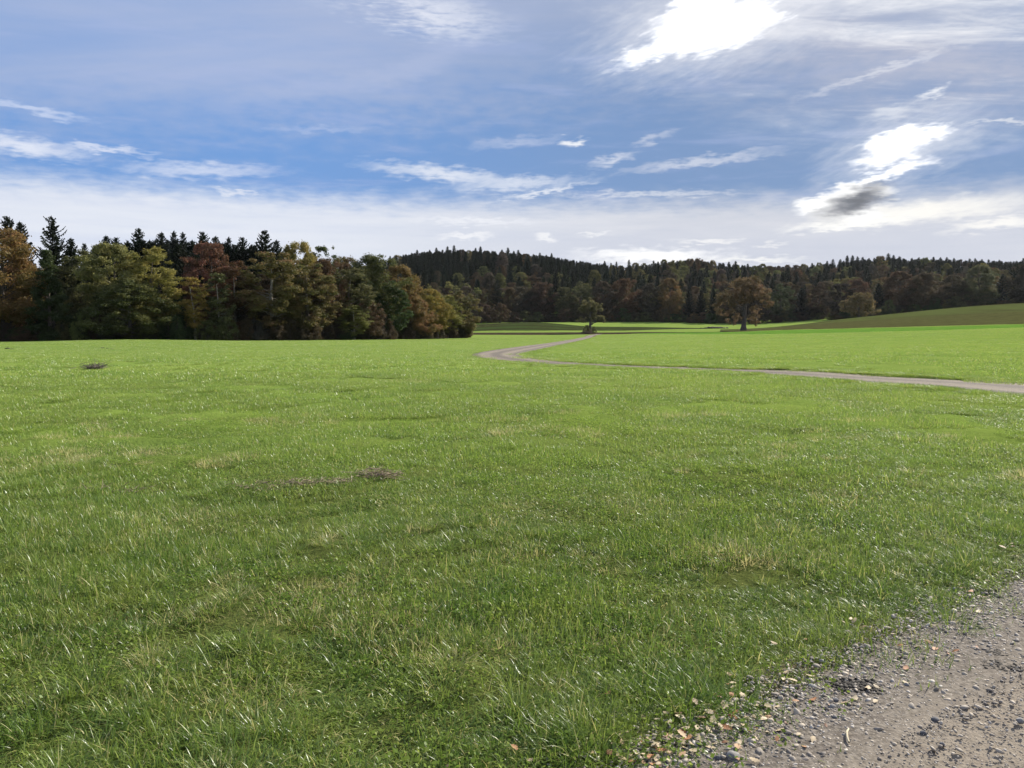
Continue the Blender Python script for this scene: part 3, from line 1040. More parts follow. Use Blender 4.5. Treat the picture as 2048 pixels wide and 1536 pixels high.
def stone_mesh(rng, name, m, sub=2, flat=0.65, rough=0.22):
    V, Fc = ico(sub)
    for _ in range(5):                                                        # broken facets
        d = rng.normal(0, 1, 3)
        d /= np.linalg.norm(d)
        h = rng.uniform(0.55, 0.9)
        q = V @ d
        V = V - np.clip(q - h, 0, None)[:, None] * d * 0.9
    V = V * (1 + rng.normal(0, rough * 0.25, len(V)))[:, None]
    V = V * np.array([1.0, rng.uniform(0.65, 0.9), flat * rng.uniform(0.8, 1.1)])
    return mesh_from(name, V, [Fc], [m], False)


M_STONE = m_tinted('gravel_stones', [(0.0, (0.13, 0.115, 0.10)), (0.25, (0.24, 0.205, 0.17)), (0.55, (0.33, 0.29, 0.235)), (0.75, (0.45, 0.38, 0.29)), (0.9, (0.33, 0.31, 0.29)), (1.0, (0.62, 0.56, 0.47))])
M_DEADLEAF = m_tinted('fallen_leaf', [(0.0, (0.10, 0.05, 0.03)), (0.3, (0.25, 0.10, 0.035)), (0.45, (0.36, 0.15, 0.05)), (0.6, (0.36, 0.27, 0.15)), (1.0, (0.52, 0.42, 0.27))], 0.7)


def build_gravel():
    rng = np.random.default_rng(11)
    ms = [stone_mesh(rng, 'pebble', M_STONE, 1 + (k > 4), 0.42) for k in range(8)]
    coll = hidden_collection('pebble', ms)
    X, Y = rng.uniform(-1.0, 11, 1100000), rng.uniform(1.0, 11, 1100000)
    k = np.abs(X) < Y * 0.8 + 0.6
    X, Y = X[k], Y[k]
    pd = path_dist(X, Y) - (half_w(Y) - HALF)
    r = np.hypot(X, Y)
    loose = sstep(pd, 0.75, 1.45)                                             # loose stones lie along the edges
    prob = (0.5 + 0.5 * loose) * (1 - sstep(pd, HALF, HALF + 0.3)) * (0.35 + 0.9 * fbm(X * 2, Y * 2, 4, 3)) * np.clip(4.5 / r, 0, 1) ** 1.5
    k = rng.uniform(0, 1, len(X)) < prob
    X, Y, loose = X[k], Y[k], loose[k]
    n = len(X)
    size = np.exp(rng.normal(math.log(0.0032), 0.55, n)) * (1 + 0.6 * loose)
    size = np.clip(size, 0.002, 0.021)
    z = base_z(X, Y) + 0.014 + size * 0.05
    rot = np.stack([rng.normal(0, 0.35, n), rng.normal(0, 0.35, n), rng.uniform(0, 6.28, n)], -1)
    scatter('gravel', 'loose grey and tan gravel strewn over the farm track', coll, np.stack([X, Y, z], -1), rot, np.repeat(size[:, None], 3, 1), rng.integers(0, 8, n),
            {'pick': rng.uniform(0, 1, n)}, M_STONE)


def leaf_mesh(rng):
    """a lobed oak leaf, curled"""
    out = []
    for t in np.linspace(0, 1, 9):
        w = math.sin(math.pi * min(t * 0.92 + 0.06, 1)) ** 0.8 * 0.34 * (1.0 if int(t * 8) % 2 else 0.62)
        out.append((t - 0.5, w))
    V, Fc = [], []
    curl, twist = rng.uniform(-0.5, 0.7), rng.uniform(-0.3, 0.3)
    for (x, w) in out:
        mid = 0.18 * (0.25 - x * x) * curl * 2
        V += [(x, -w, mid + abs(w) * curl * 0.55 + x * twist * 0.4), (x, 0, mid), (x, w, mid + abs(w) * curl * 0.4 - x * twist * 0.4)]
    for i in range(len(out) - 1):
        a = i * 3
        Fc += [(a, a + 1, a + 4, a + 3), (a + 1, a + 2, a + 5, a + 4)]
    return mesh_from('dead_leaf', np.array(V), [np.array(Fc)], [M_DEADLEAF], True)


def build_leaves():
    rng = np.random.default_rng(23)
    coll = hidden_collection('dead_leaf', [leaf_mesh(rng) for _ in range(7)])
    X, Y = ring(rng, 2.0, 9.0, 9000)
    pd = path_dist(X, Y) - (half_w(Y) - HALF)
    side = np.where((X - 1.3) * 0.79 - (Y - 1.5) * 0.614 < 0, 1, 0)           # the meadow side
    prob = np.exp(-((pd - HALF - 0.08) / 0.26) ** 2) * (0.12 + 0.9 * sstep(fbm(X * 1.4, Y * 1.4, 71, 2), 0.4, 0.7)) * np.clip(4.2 / np.hypot(X, Y), 0, 1) ** 1.5
    k = rng.uniform(0, 1, len(X)) < np.clip(prob * 1.3, 0, 1)
    X, Y = X[k], Y[k]
    pick = rng.uniform(0, 1, len(X)) ** 0.6
    for px, py, n, s in ((1420, 1470, 40, 0.10), (1330, 1500, 34, 0.09), (1500, 1440, 24, 0.11), (1270, 1525, 14, 0.05), (1740, 1375, 5, 0.06), (1560, 1400, 8, 0.1), (1800, 1290, 8, 0.15), (1930, 1195, 8, 0.15)):
        gx, gy = hit(px, py)
        X, Y = np.append(X, gx + rng.normal(0, s, n)), np.append(Y, gy + rng.normal(0, s, n))
        pick = np.append(pick, rng.uniform(0, 1, n) ** 0.5)
    n = len(X)
    s = rng.uniform(0.020, 0.048, n)
    z = np.maximum(ground_z(X, Y), base_z(X, Y)) + 0.012 + rng.uniform(0, 0.022, n)
    rot = np.stack([rng.normal(0, 0.2, n), rng.normal(0, 0.2, n), rng.uniform(0, 6.28, n)], -1)
    scatter('fallen_leaves', 'dead tan and orange oak leaves lying along the path edge', coll, np.stack([X, Y, z], -1), rot, np.repeat(s[:, None], 3, 1), rng.integers(0, 7, n), {'pick': pick}, M_DEADLEAF)


build_gravel()
build_leaves()


# ------------------------------------------------------------------ tree building
def tube(pts, rad, sides=7):
    pts, rad = np.asarray(pts, float), np.asarray(rad, float)
    T = np.gradient(pts, axis=0)
    T /= np.linalg.norm(T, axis=1)[:, None] + 1e-9
    ref = np.where(np.abs(T[:, 2:3]) > 0.9, [[1.0, 0, 0]], [[0, 0, 1.0]])
    A = np.cross(T, ref)
    A /= np.linalg.norm(A, axis=1)[:, None] + 1e-9
    B = np.cross(T, A)
    ang = np.linspace(0, 2 * np.pi, sides, endpoint=False)
    V = pts[:, None] + rad[:, None, None] * (np.cos(ang)[None, :, None] * A[:, None] + np.sin(ang)[None, :, None] * B[:, None])
    n = len(pts)
    i, j = np.meshgrid(np.arange(n - 1), np.arange(sides), indexing='ij')
    a, b = (i * sides + j).ravel(), (i * sides + (j + 1) % sides).ravel()
    return V.reshape(-1, 3), np.stack([a, b, b + sides, a + sides], -1)


def join(parts):
    V, Fc, k = [], [], 0
    for v, f in parts:
        V.append(v)
        Fc.append(f + k)
        k += len(v)
    return np.vstack(V), np.vstack(Fc)


def limb(rng, a, b, r0, r1, n=6, wob=0.06, rise=0.25):
    a, b = np.asarray(a, float), np.asarray(b, float)
    t = np.linspace(0, 1, n)[:, None]
    L = np.linalg.norm(b - a)
    P = a * (1 - t) + b * t
    P[:, 2] += (np.sin(t[:, 0] * np.pi) * rise * -0.25 * L)
    P[1:-1] += rng.normal(0, wob * L * 0.5, (n - 2, 3))
    return tube(P, r0 + (r1 - r0) * np.linspace(0, 1, n) ** 0.8, 6)


PROFILES = {
    'round': lambda t: np.sin(np.pi * np.clip(t * 0.97 + 0.02, 0, 1) ** 1.0) ** 0.5,
    'tall': lambda t: np.sin(np.pi * np.clip(t * 0.92 + 0.04, 0, 1) ** 1.05) ** 0.42,
    'cone': lambda t: np.clip(1.0 - t, 0.04, 1) ** 0.75 * np.clip(t * 6 + 0.5, 0, 1),
    'dome': lambda t: np.sqrt(np.clip(1 - t ** 2.2, 0.02, 1)) * np.clip(0.75 + t, 0, 1),
}


def leaf_quads(rng, C, rc, per, size, flat=0.8, up=0.35, aspect=0.6):
    """leaf sprays filling the outer part of round clumps with centres C and radii rc"""
    n = len(C)
    cnt = np.maximum((per * (rc / rc.mean()) ** 2).astype(int), 4)
    ci = np.repeat(np.arange(n), cnt)
    m = len(ci)
    d = rng.normal(0, 1, (m, 3))
    d /= np.linalg.norm(d, axis=1)[:, None]
    q = rng.uniform(0.1, 1.0, m) ** 0.5 * (1 + np.clip(rng.normal(0, 0.22, m), -0.3, 0.7))
    P = C[ci] + d * (rc[ci] * q)[:, None] * np.array([1, 1, flat])
    nrm = d * 0.6 + rng.normal(0, 0.6, (m, 3)) + np.array([0, 0, up])
    nrm /= np.linalg.norm(nrm, axis=1)[:, None]
    t = np.cross(nrm, rng.normal(0, 1, (m, 3)))
    t /= np.linalg.norm(t, axis=1)[:, None]
    b = np.cross(nrm, t)
    s = (size * rng.uniform(0.55, 1.35, m))[:, None]
    bend = nrm * s * rng.uniform(-0.25, 0.25, (m, 1))
    V = np.stack([P - t * s + bend, P - b * s * aspect, P + t * s + bend, P + b * s * aspect], 1).reshape(-1, 3)
    Fc = np.arange(4 * m).reshape(-1, 4)
    hue = np.clip(0.5 + rng.normal(0, 0.18, n)[ci] + rng.normal(0, 0.16, m), 0, 1)
    return V, Fc, np.repeat(hue, 4), ci


def broadleaf(seed, H=18.0, Rc=5.5, base=3.5, prof='round', ncl=60, leaves=9000, size=0.26, clump=(0.17, 0.30), lobes=None, pale=False, flat=0.8, trunk_r=0.30, squash=1.0, gap=0.0):
    """returns (trunk mesh, crown mesh, both in one mesh)"""
    rng = np.random.default_rng(seed)
    f = PROFILES[prof]
    if lobes is None:
        t = rng.uniform(0.02, 0.97, ncl)
        a = rng.uniform(0, 2 * np.pi, ncl)
        ph = rng.uniform(0, 6.28, 3)
        wav = 1 + 0.20 * np.sin(2 * a + ph[0] + 3 * t) + 0.14 * np.sin(3 * a + ph[1] - 5 * t)
        rc = Rc * rng.uniform(*clump, ncl) * (1.1 - 0.35 * t)
        rad = np.maximum(Rc * f(t) * wav - rc * 0.75, 0) * np.sqrt(rng.uniform(0.18, 1.0, ncl))
        C = np.stack([rad * np.cos(a), rad * np.sin(a), base + (H - base) * t], -1)
        C[:, 2] = np.minimum(C[:, 2], H - rc * 0.7)
    else:                                                                     # crown given as big masses: x, y, z, radius
        C, rc = [], []
        for (x, y, z, r, k) in lobes:
            d = rng.normal(0, 1, (k, 3))
            d /= np.linalg.norm(d, axis=1)[:, None]
            C.append(np.array([x, y, z]) + d * (r * rng.uniform(0.45, 0.9, k))[:, None] * np.array([1, 1, flat]))
            rc.append(r * rng.uniform(0.20, 0.36, k))
        C, rc = np.vstack(C), np.concatenate(rc)
    V, Fc, hue, ci = leaf_quads(rng, C, rc, leaves / len(C), size, flat)
    crown = mesh_from('crown', V, [Fc], [M_LEAF], False)
    attr(crown, 'hue', hue)
    top = H * 0.86
    n = 9
    tz = np.linspace(0, 1, n)
    P = np.stack([np.cumsum(rng.normal(0, 0.10, n)) * tz, np.cumsum(rng.normal(0, 0.10, n)) * tz, tz * top - 0.4], -1)
    tr = trunk_r * (1 - tz) ** 0.75 + 0.03
    tr[0] *= 1.5
    parts = [tube(P, tr, 9)]
    order = np.argsort(-rc)[:min(len(C), 34)]
    for q in order:
        tgt = C[q]
        z0 = np.clip(tgt[2] - np.hypot(tgt[0], tgt[1]) * rng.uniform(0.5, 0.9), base * 0.75, top * 0.95)
        i0 = np.interp(z0, P[:, 2], np.arange(n))
        st = np.array([np.interp(i0, np.arange(n), P[:, k]) for k in range(3)])
        r0 = max(np.interp(i0, np.arange(n), tr) * 0.45, 0.03)
        parts.append(limb(rng, st, tgt, r0, 0.02))
    TV, TF = join(parts)
    bark = M_PALEBARK if pale else M_BARK
    trunk = mesh_from('trunk', TV, [TF], [bark], True)
    both = mesh_from('whole_tree', np.vstack([V, TV]), [Fc, TF + len(V)], [M_LEAF, bark], False, np.concatenate([np.zeros(len(Fc)), np.ones(len(TF))]))
    attr(both, 'hue', np.concatenate([hue, np.full(len(TV), 0.5)]))
    return trunk, crown, both, H, Rc


def spruce(seed, H=22.0, Rm=3.4, gap=0.62, per=8, open_=0.0, droop=0.35, base=0.06):
    rng = np.random.default_rng(seed)
    tri, hues = [], []
    z = H * base
    lv = 0
    while z < H - 0.35:
        t = z / H
        L0 = Rm * (1 - t) ** 0.64 + 0.10
        k = max(4, int(per * (0.75 + 0.5 * (1 - t))))
        if open_ and rng.uniform() < open_ * 0.5 and t > 0.45:
            z += gap
            continue
        a0 = rng.uniform(0, 6.28)
        for q in range(k):
            a = a0 + q * 2 * np.pi / k + rng.normal(0, 0.15)
            L = L0 * rng.uniform(0.62, 1.12)
            if open_ and t > 0.5:
                L *= rng.choice([0.6, 1.0, 1.5], p=[0.35, 0.45, 0.2])
            elev = (0.55 * t - droop * (1 - t)) + rng.normal(0, 0.1)
            ns = max(3, int(L / 0.34))
            s = np.linspace(0, 1, ns + 1)
            rr_ = L * s
            zz = z + rng.normal(0, 0.12) + L * (np.sin(elev) * s - 0.18 * s * (1 - s) * 2 + (0.16 + 0.25 * open_) * s ** 3)
            dx, dy = math.cos(a), math.sin(a)
            ctr = np.stack([dx * rr_, dy * rr_, zz], -1)
            side = np.array([-dy, dx, 0.0])
            hv = rng.uniform(0.25, 0.75)
            for i in range(ns):
                w = (0.16 + 0.36 * L * (1 - s[i]) ** 0.8 * min(1, s[i] * 4 + 0.35)) * rng.uniform(0.7, 1.2)
                w = min(w, 0.95)
                for sg in (-1, 1):
                    fw = ctr[min(i + 1, ns)] - ctr[i]
                    tip = ctr[i] + side * sg * w + fw * rng.uniform(0.5, 1.3) + np.array([0, 0, -0.10 - 0.35 * w * rng.uniform(0.5, 1.2)])
                    tri += [ctr[i], ctr[i] + fw * 1.15, tip]
                    hues += [hv + rng.normal(0, 0.12)] * 3
                # hanging fringe
                if rng.uniform() < 0.8:
                    dn = ctr[i] + np.array([0, 0, -rng.uniform(0.2, 0.55)]) + side * rng.normal(0, 0.1)
                    tri += [ctr[i] - side * 0.08, ctr[min(i + 1, ns)], dn]
                    hues += [hv - 0.1] * 3
        z += gap * (1.0 - 0.35 * t) * rng.uniform(0.75, 1.25)
        lv += 1
    for q in range(5):                                                        # leader
        a = rng.uniform(0, 6.28)
        tri += [(0, 0, H), (math.cos(a) * 0.28, math.sin(a) * 0.28, H - 0.75), (math.cos(a + 1) * 0.14, math.sin(a + 1) * 0.14, H - 1.0)]
        hues += [0.5] * 3
    V = np.array(tri)
    Fc = np.arange(len(V)).reshape(-1, 3)
    hues = np.clip(hues, 0, 1)
    crown = mesh_from('crown', V, [Fc], [M_NEEDLE], False)
    attr(crown, 'hue', hues)
    TV, TF = tube(np.stack([np.zeros(8), np.zeros(8), np.linspace(-0.4, H, 8)], -1), np.linspace(0.28, 0.02, 8), 8)
    trunk = mesh_from('trunk', TV, [TF], [M_BARK], True)
    both = mesh_from('whole_spruce', np.vstack([V, TV]), [Fc, TF + len(V)], [M_NEEDLE, M_BARK], False, np.concatenate([np.zeros(len(Fc)), np.ones(len(TF))]))
    attr(both, 'hue', np.concatenate([hues, np.full(len(TV), 0.5)]))
    return trunk, crown, both, H, Rm


PROTO = {
    'roundA': broadleaf(101, 18, 6.0, 2.0, 'round', 190, 34000, 0.155, clump=(0.10, 0.22)),
    'roundB': broadleaf(102, 17, 6.5, 1.6, 'dome', 190, 34000, 0.155, clump=(0.09, 0.20)),
    'roundC': broadleaf(107, 18, 6.2, 2.2, 'round', 150, 30000, 0.155, clump=(0.11, 0.26)),
    'tallA': broadleaf(103, 20, 4.6, 1.2, 'tall', 180, 30000, 0.15, clump=(0.12, 0.25)),
    'tallB': broadleaf(104, 20, 4.2, 2.0, 'tall', 150, 24000, 0.15, clump=(0.12, 0.28), pale=True),
    'coneA': broadleaf(105, 18, 5.0, 0.6, 'cone', 200, 28000, 0.145, clump=(0.09, 0.20)),
    'thin': broadleaf(106, 16, 3.0, 3.0, 'tall', 90, 8000, 0.14, clump=(0.14, 0.30), pale=True, trunk_r=0.16),
    'shrub': broadleaf(108, 6.0, 3.6, 0.0, 'dome', 80, 9000, 0.12, clump=(0.12, 0.26), trunk_r=0.10),
}
SPR = {
    'spruceA': spruce(201, 22, 5.0), 'spruceB': spruce(202, 22, 4.5, 0.55, 9), 'spruceC': spruce(203, 22, 5.6, 0.7, 9, 0.0, 0.5),
    'open': spruce(204, 24, 5.2, 0.75, 9, 0.25, 0.15), 'slim': spruce(205, 22, 3.3, 0.55, 8),
}
PROTO.update(SPR)

COL = {                                                                       # leaf colour and how far its hue ranges
    'orange': (0.202, 0.132, 0.053, 0.5), 'rust': (0.125, 0.079, 0.040, 0.4), 'red': (0.185, 0.098, 0.068, 0.35), 'brown': (0.102, 0.077, 0.041, 0.5),
    'yellowgreen': (0.200, 0.205, 0.064, 0.3), 'olive': (0.112, 0.116, 0.044, 0.4), 'green': (0.062, 0.086, 0.033, 0.25), 'gold': (0.270, 0.204, 0.056, 0.4),
    'mixed': (0.142, 0.125, 0.050, 0.9), 'spruce': (0.030, 0.039, 0.026, 0.1), 'darkbrown': (0.069, 0.055, 0.033, 0.4), 'larch': (0.157, 0.162, 0.061, 0.3),
    'lone_olive': (0.175, 0.170, 0.070, 0.4), 'oak': (0.168, 0.122, 0.058, 0.45), 'pale_brown': (0.181, 0.139, 0.071, 0.4),
    'pine': (0.042, 0.051, 0.033, 0.2), 'greybrown': (0.085, 0.073, 0.053, 0.3),
}
rnd = random.Random(7)


def top_z(py, D):
    d = ray(1024, py)
    return EYE + d[2] / d[1] * D


def plant(px, D, top, wid, proto, colour, label, cat='tree', name=None, group=None, parts=True, H=None, rz=None, sink=0.0, jit=0.12):
    """one tree standing on the ground at bearing px and distance D, its top at row `top` of the photograph (or H metres high), `wid` px wide"""
    tr, cr, both, h0, r0 = PROTO[proto]
    x, y = at(px, D)
    z = float(base_z(x, y)) - sink
    H = H or (top_z(top, D) - z)
    sz = H / h0
    sx = (wid / F * D / 2) / (r0 * 1.0) if wid else sz
    c_ = COL[colour]
    j = [1 + rnd.uniform(-jit, jit) for _ in range(3)]
    c_ = (c_[0] * j[0] * j[2], c_[1] * j[2], c_[2] * j[1] * j[2], c_[3])
    rz = rnd.uniform(0, 6.28) if rz is None else rz
    nm = name or ('spruce_tree' if proto in SPR else 'shrub' if proto == 'shrub' else 'broadleaf_tree')
    if parts:
        e = link(nm, None, None, (x, y, z), (0, 0, rz), (sx, sx, sz))
        e.empty_display_size = 0.5
        link('trunk', tr, e)
        link('crown', cr, e).color = c_
    else:
        e = link(nm, both, None, (x, y, z), (0, 0, rz), (sx, sx, sz))
        e.color = c_
    return tag(e, label, cat, group)


# ------------------------------------------------------------------ the near wood at left
G_EDGE = 'autumn trees along the near wood edge'
NEAR = [
    # px, extra distance, top row, width px, kind, colour, label
    (8, 0, 455, 150, 'roundC', 'orange', 'large orange-brown broadleaf tree cut by the left picture edge'),
    (102, -3, 498, 112, 'coneA', 'green', 'dark green cone-shaped tree beside the big orange tree at the wood corner'),
    (166, -5, 622, 42, 'shrub', 'yellowgreen', 'small yellow-green bush at the foot of the dark green cone-shaped tree'),
    (172, 8, 500, 90, 'tallA', 'olive', 'olive tree between the cone-shaped tree and the yellow-green round trees'),
    (232, 2, 486, 118, 'roundA', 'yellowgreen', 'wide yellow-green tree below the dark spruces, left of its paler twin'),
    (304, 0, 494, 92, 'tallA', 'yellowgreen', 'pale yellow-green tree with a rounded top, right of its wider twin'),
    (262, -4, 560, 130, 'roundB', 'olive', 'low olive tree in front of the two yellow-green trees'),
    (345, 4, 590, 60, 'roundB', 'green', 'dark green low tree in the gap right of the yellow-green trees'),
    (426, 8, 484, 82, 'roundA', 'red', 'reddish-pink crowned tree standing out before the dark spruces'),
    (472, 5, 520, 70, 'tallB', 'rust', 'rust coloured thin-leaved tree just right of the reddish crown'),
    (392, -2, 553, 62, 'thin', 'gold', 'small golden-orange tree with loose upright twigs under the reddish crown'),
    (441, -1, 545, 60, 'thin', 'olive', 'slim olive tree with a pale bare stem beside the small golden tree'),
    (546, 0, 502, 96, 'tallB', 'mixed', 'tall green and brown tree with a pale trunk below the lone skyline spruce'),
    (508, 6, 545, 62, 'tallA', 'darkbrown', 'dark brown tree in the shade left of the pale-trunked tall tree'),
    (602, 14, 482, 80, 'roundA', 'gold', 'golden-topped tree highest of the broadleaf crowns right of the skyline spruce'),
    (652, 14, 490, 64, 'thin', 'green', 'thin airy green tree on the skyline right of the golden-topped tree'),
    (618, 0, 524, 92, 'tallA', 'mixed', 'green tree turning orange on its right flank, mid wood edge'),
    (655, 4, 515, 66, 'roundC', 'rust', 'russet tree behind the one turning orange on its flank'),
    (697, 2, 536, 84, 'tallA', 'olive', 'olive green tree in the middle of the sloping right half of the wood'),
    (708, -5, 610, 50, 'tallB', 'yellowgreen', 'narrow yellow-green young tree standing forward of the wood edge'),
    (748, 6, 508, 104, 'roundC', 'olive', 'broad olive-brown tree whose rounded top begins the downward slope of the wood'),
    (800, 8, 528, 92, 'roundA', 'orange', 'wide orange-brown tree on the skyline where the wood drops towards the hill'),
    (772, 0, 560, 72, 'tallA', 'green', 'green tree in front of the wide orange-brown skyline tree'),
    (738, -4, 600, 60, 'roundB', 'brown', 'low brown tree in the shadow beside the narrow yellow-green young tree'),
    (824, 2, 585, 76, 'roundB', 'orange', 'low orange tree third from the right end of the near wood'),
    (858, 2, 577, 70, 'roundA', 'gold', 'yellow arching tree second from the right end of the near wood, behind the last two'),
    (894, 0, 590, 50, 'tallB', 'yellowgreen', 'slender yellow-green tree next to last at the right end of the near wood'),
    (924, 0, 580, 56, 'tallA', 'mixed', 'last brown-yellow tree at the right tip of the near wood'),
]
for px, dd, top, wid, kind, cc, lab in NEAR:
    plant(px, float(edge_D(px)) + 4 + dd, top, wid * (1.1 if kind in ('thin', 'shrub', 'coneA') else 1.34), kind, cc, lab, 'shrub' if kind == 'shrub' else 'tree', group=G_EDGE)

SKYLINE = [
    (28, 18, 432, 'spruceA', 'tall dark spruce at far left rising behind the orange tree, the higher of two'),
    (52, 16, 441, 'spruceB', 'dark spruce at far left, the lower of two behind the orange tree'),
    (115, 12, 430, 'open', 'tallest spruce of the near wood with an open, upswept, gappy top'),
    (152, 20, 474, 'spruceB', 'dark pointed spruce just right of the open-topped tallest spruce'),
    (178, 30, 486, 'slim', 'small slim spruce tip in the sky gap left of the yellow-green trees'),
    (286, 24, 456, 'spruceA', 'broad dark spruce peak above the two yellow-green trees'),
    (535, 24, 459, 'spruceC', 'lone sharp-pointed spruce standing clear on the skyline above the middle of the wood'),
]
for px, dd, top, kind, lab in SKYLINE:
    plant(px, float(edge_D(px)) + 4 + dd, top, None, kind, 'spruce', lab, 'spruce', group='spruces rising behind the near wood')
LAB_TIP = 'dark spruce packed in the row of tips behind the near wood'
for px, dd, top in ((205, 34, 490), (222, 30, 469), (242, 34, 474), (262, 32, 480), (308, 36, 478), (331, 28, 462), (355, 26, 462), (375, 24, 464), (392, 30, 478), (411, 28, 463), (438, 26, 470), (462, 28, 474), (490, 26, 474),
                    (512, 34, 488), (560, 30, 478), (580, 36, 492), (345, 14, 500), (372, 12, 496), (490, 12, 520), (330, 16, 515), (395, 18, 500), (450, 20, 505), (516, 16, 515), (205, 20, 505), (140, 30, 500), (-40, 20, 450)):
    plant(px + rnd.uniform(-2, 2), float(edge_D(px)) + 4 + dd, top, None, rnd.choice(['spruceA', 'spruceB', 'slim', 'spruceB']), 'spruce', LAB_TIP, 'spruce', group='spruces rising behind the near wood')
for k in range(44):
    px = 196 + k * 7.8 + rnd.uniform(-4, 4)
    plant(px, float(edge_D(px)) + rnd.uniform(26, 40), 482 + rnd.uniform(-4, 12) + max(0, px - 420) * 0.06, None, rnd.choice(['spruceA', 'spruceC']), 'spruce', LAB_TIP, 'spruce', group='spruces rising behind the near wood')
LAB_IN = 'shaded tree deep inside the near wood'
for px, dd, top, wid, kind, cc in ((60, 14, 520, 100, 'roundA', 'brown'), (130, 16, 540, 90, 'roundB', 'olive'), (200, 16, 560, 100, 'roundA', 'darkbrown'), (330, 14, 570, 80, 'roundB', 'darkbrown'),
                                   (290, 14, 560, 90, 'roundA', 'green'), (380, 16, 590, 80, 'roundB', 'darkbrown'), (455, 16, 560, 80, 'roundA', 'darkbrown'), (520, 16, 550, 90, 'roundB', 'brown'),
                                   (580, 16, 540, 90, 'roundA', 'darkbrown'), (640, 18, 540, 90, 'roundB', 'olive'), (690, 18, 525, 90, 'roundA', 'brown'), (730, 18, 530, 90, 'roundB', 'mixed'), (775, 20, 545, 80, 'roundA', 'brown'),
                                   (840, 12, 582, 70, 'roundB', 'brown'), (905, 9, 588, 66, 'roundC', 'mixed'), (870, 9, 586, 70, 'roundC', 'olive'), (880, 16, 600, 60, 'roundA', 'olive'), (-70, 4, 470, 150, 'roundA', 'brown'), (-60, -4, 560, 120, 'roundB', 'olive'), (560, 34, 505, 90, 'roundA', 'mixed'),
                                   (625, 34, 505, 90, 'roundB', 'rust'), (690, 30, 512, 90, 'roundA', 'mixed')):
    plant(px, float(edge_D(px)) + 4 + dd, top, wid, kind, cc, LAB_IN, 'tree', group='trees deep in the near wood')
LAB_SH = 'low dark shrub in the shade at the foot of the near wood'
for k in range(76):
    px = -60 + k * 23 + rnd.uniform(-9, 9) if k < 44 else 590 + (k - 44) * 11 + rnd.uniform(-5, 5)
    if px > 935:
        continue
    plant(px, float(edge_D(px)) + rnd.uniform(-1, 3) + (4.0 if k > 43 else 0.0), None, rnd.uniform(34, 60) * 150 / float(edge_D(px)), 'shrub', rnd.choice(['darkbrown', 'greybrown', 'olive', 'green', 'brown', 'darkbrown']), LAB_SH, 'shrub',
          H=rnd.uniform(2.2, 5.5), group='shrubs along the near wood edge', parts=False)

# ------------------------------------------------------------------ three trees standing alone
PROTO['lone_oak'] = broadleaf(301, 18.5, 9.0, 4, lobes=[(-3.2, 0.4, 3.4, 2.3, 8), (3.1, 0, 3.0, 2.3, 8), (-6.2, 0.6, 6.6, 2.5, 8), (7.2, 0.4, 8.6, 2.0, 6), (0.6, 0, 15.0, 4.4, 24), (-4.2, 0.5, 11.2, 3.9, 19), (-7.0, -0.5, 8.6, 2.6, 12), (4.6, 0.3, 11.6, 3.6, 18), (6.2, 0, 9.6, 2.2, 9), (0.2, 2.5, 12, 3.8, 15), (0.5, -2.8, 11.2, 3.6, 15),
                                                              (3.2, -0.5, 6.2, 2.4, 13), (-3.4, 0.5, 6.2, 2.3, 12), (-1.2, 1, 4.0, 1.9, 9), (2.6, 0.5, 3.4, 1.8, 9), (2.0, 0.2, 16.2, 2.4, 10)], leaves=17000, size=0.20, trunk_r=0.75, flat=0.85)
PROTO['lone_midtree'] = broadleaf(302, 15.5, 5.6, 4, lobes=[(0, 0, 12.2, 3.1, 21), (2.6, 0, 10.2, 2.6, 15), (-2.4, 0.2, 10.6, 2.4, 13), (4.0, 0.2, 11.8, 1.2, 6), (0.4, 1.5, 8.6, 2.6, 12), (3.8, 0, 6.2, 2.2, 13), (-2.6, -0.3, 5.8, 2.0, 10),
                                                                  (-5.2, 0, 5.0, 1.2, 6), (1.0, -1.2, 7.0, 2.0, 9)], leaves=15000, size=0.19, trunk_r=0.55, flat=0.9)
PROTO['lone_round'] = broadleaf(303, 13, 7.6, 2.0, 'dome', 130, 15000, 0.22, clump=(0.10, 0.20), trunk_r=0.5)
plant(1486, 273, 555, 0.1, 'lone_oak', 'oak', 'big lone orange-brown oak on the bright green strip by the ploughed field', 'oak', name='oak_tree', rz=0.0).scale = (1.18, 1.1, 1.04)
plant(1180, 342, 597, 0.1, 'lone_midtree', 'lone_olive', 'lone olive tree with a spreading skirt where the gravel path ends', 'tree', rz=0.0).scale = (1.12, 1.1, 1.02)
plant(1716, 392, 584, 74, 'lone_round', 'pale_brown', 'low round brown tree half sunk behind the ploughed ridge', 'tree', rz=0.4)
for px, D, h, w in ((1174, 340, 3.8, 3.0), (1187, 343, 3.0, 2.4)):
    plant(px, D, None, w * 2 / D * F / 1.6, 'shrub', 'olive', 'dark bush at the trunk of the lone olive tree by the path end', 'shrub', H=h, parts=False, group='bushes under the lone tree')
plant(1171, 333, None, 24, 'shrub', 'greybrown', 'low pale bush beside the last visible bit of the path', 'shrub', H=1.5, parts=False)

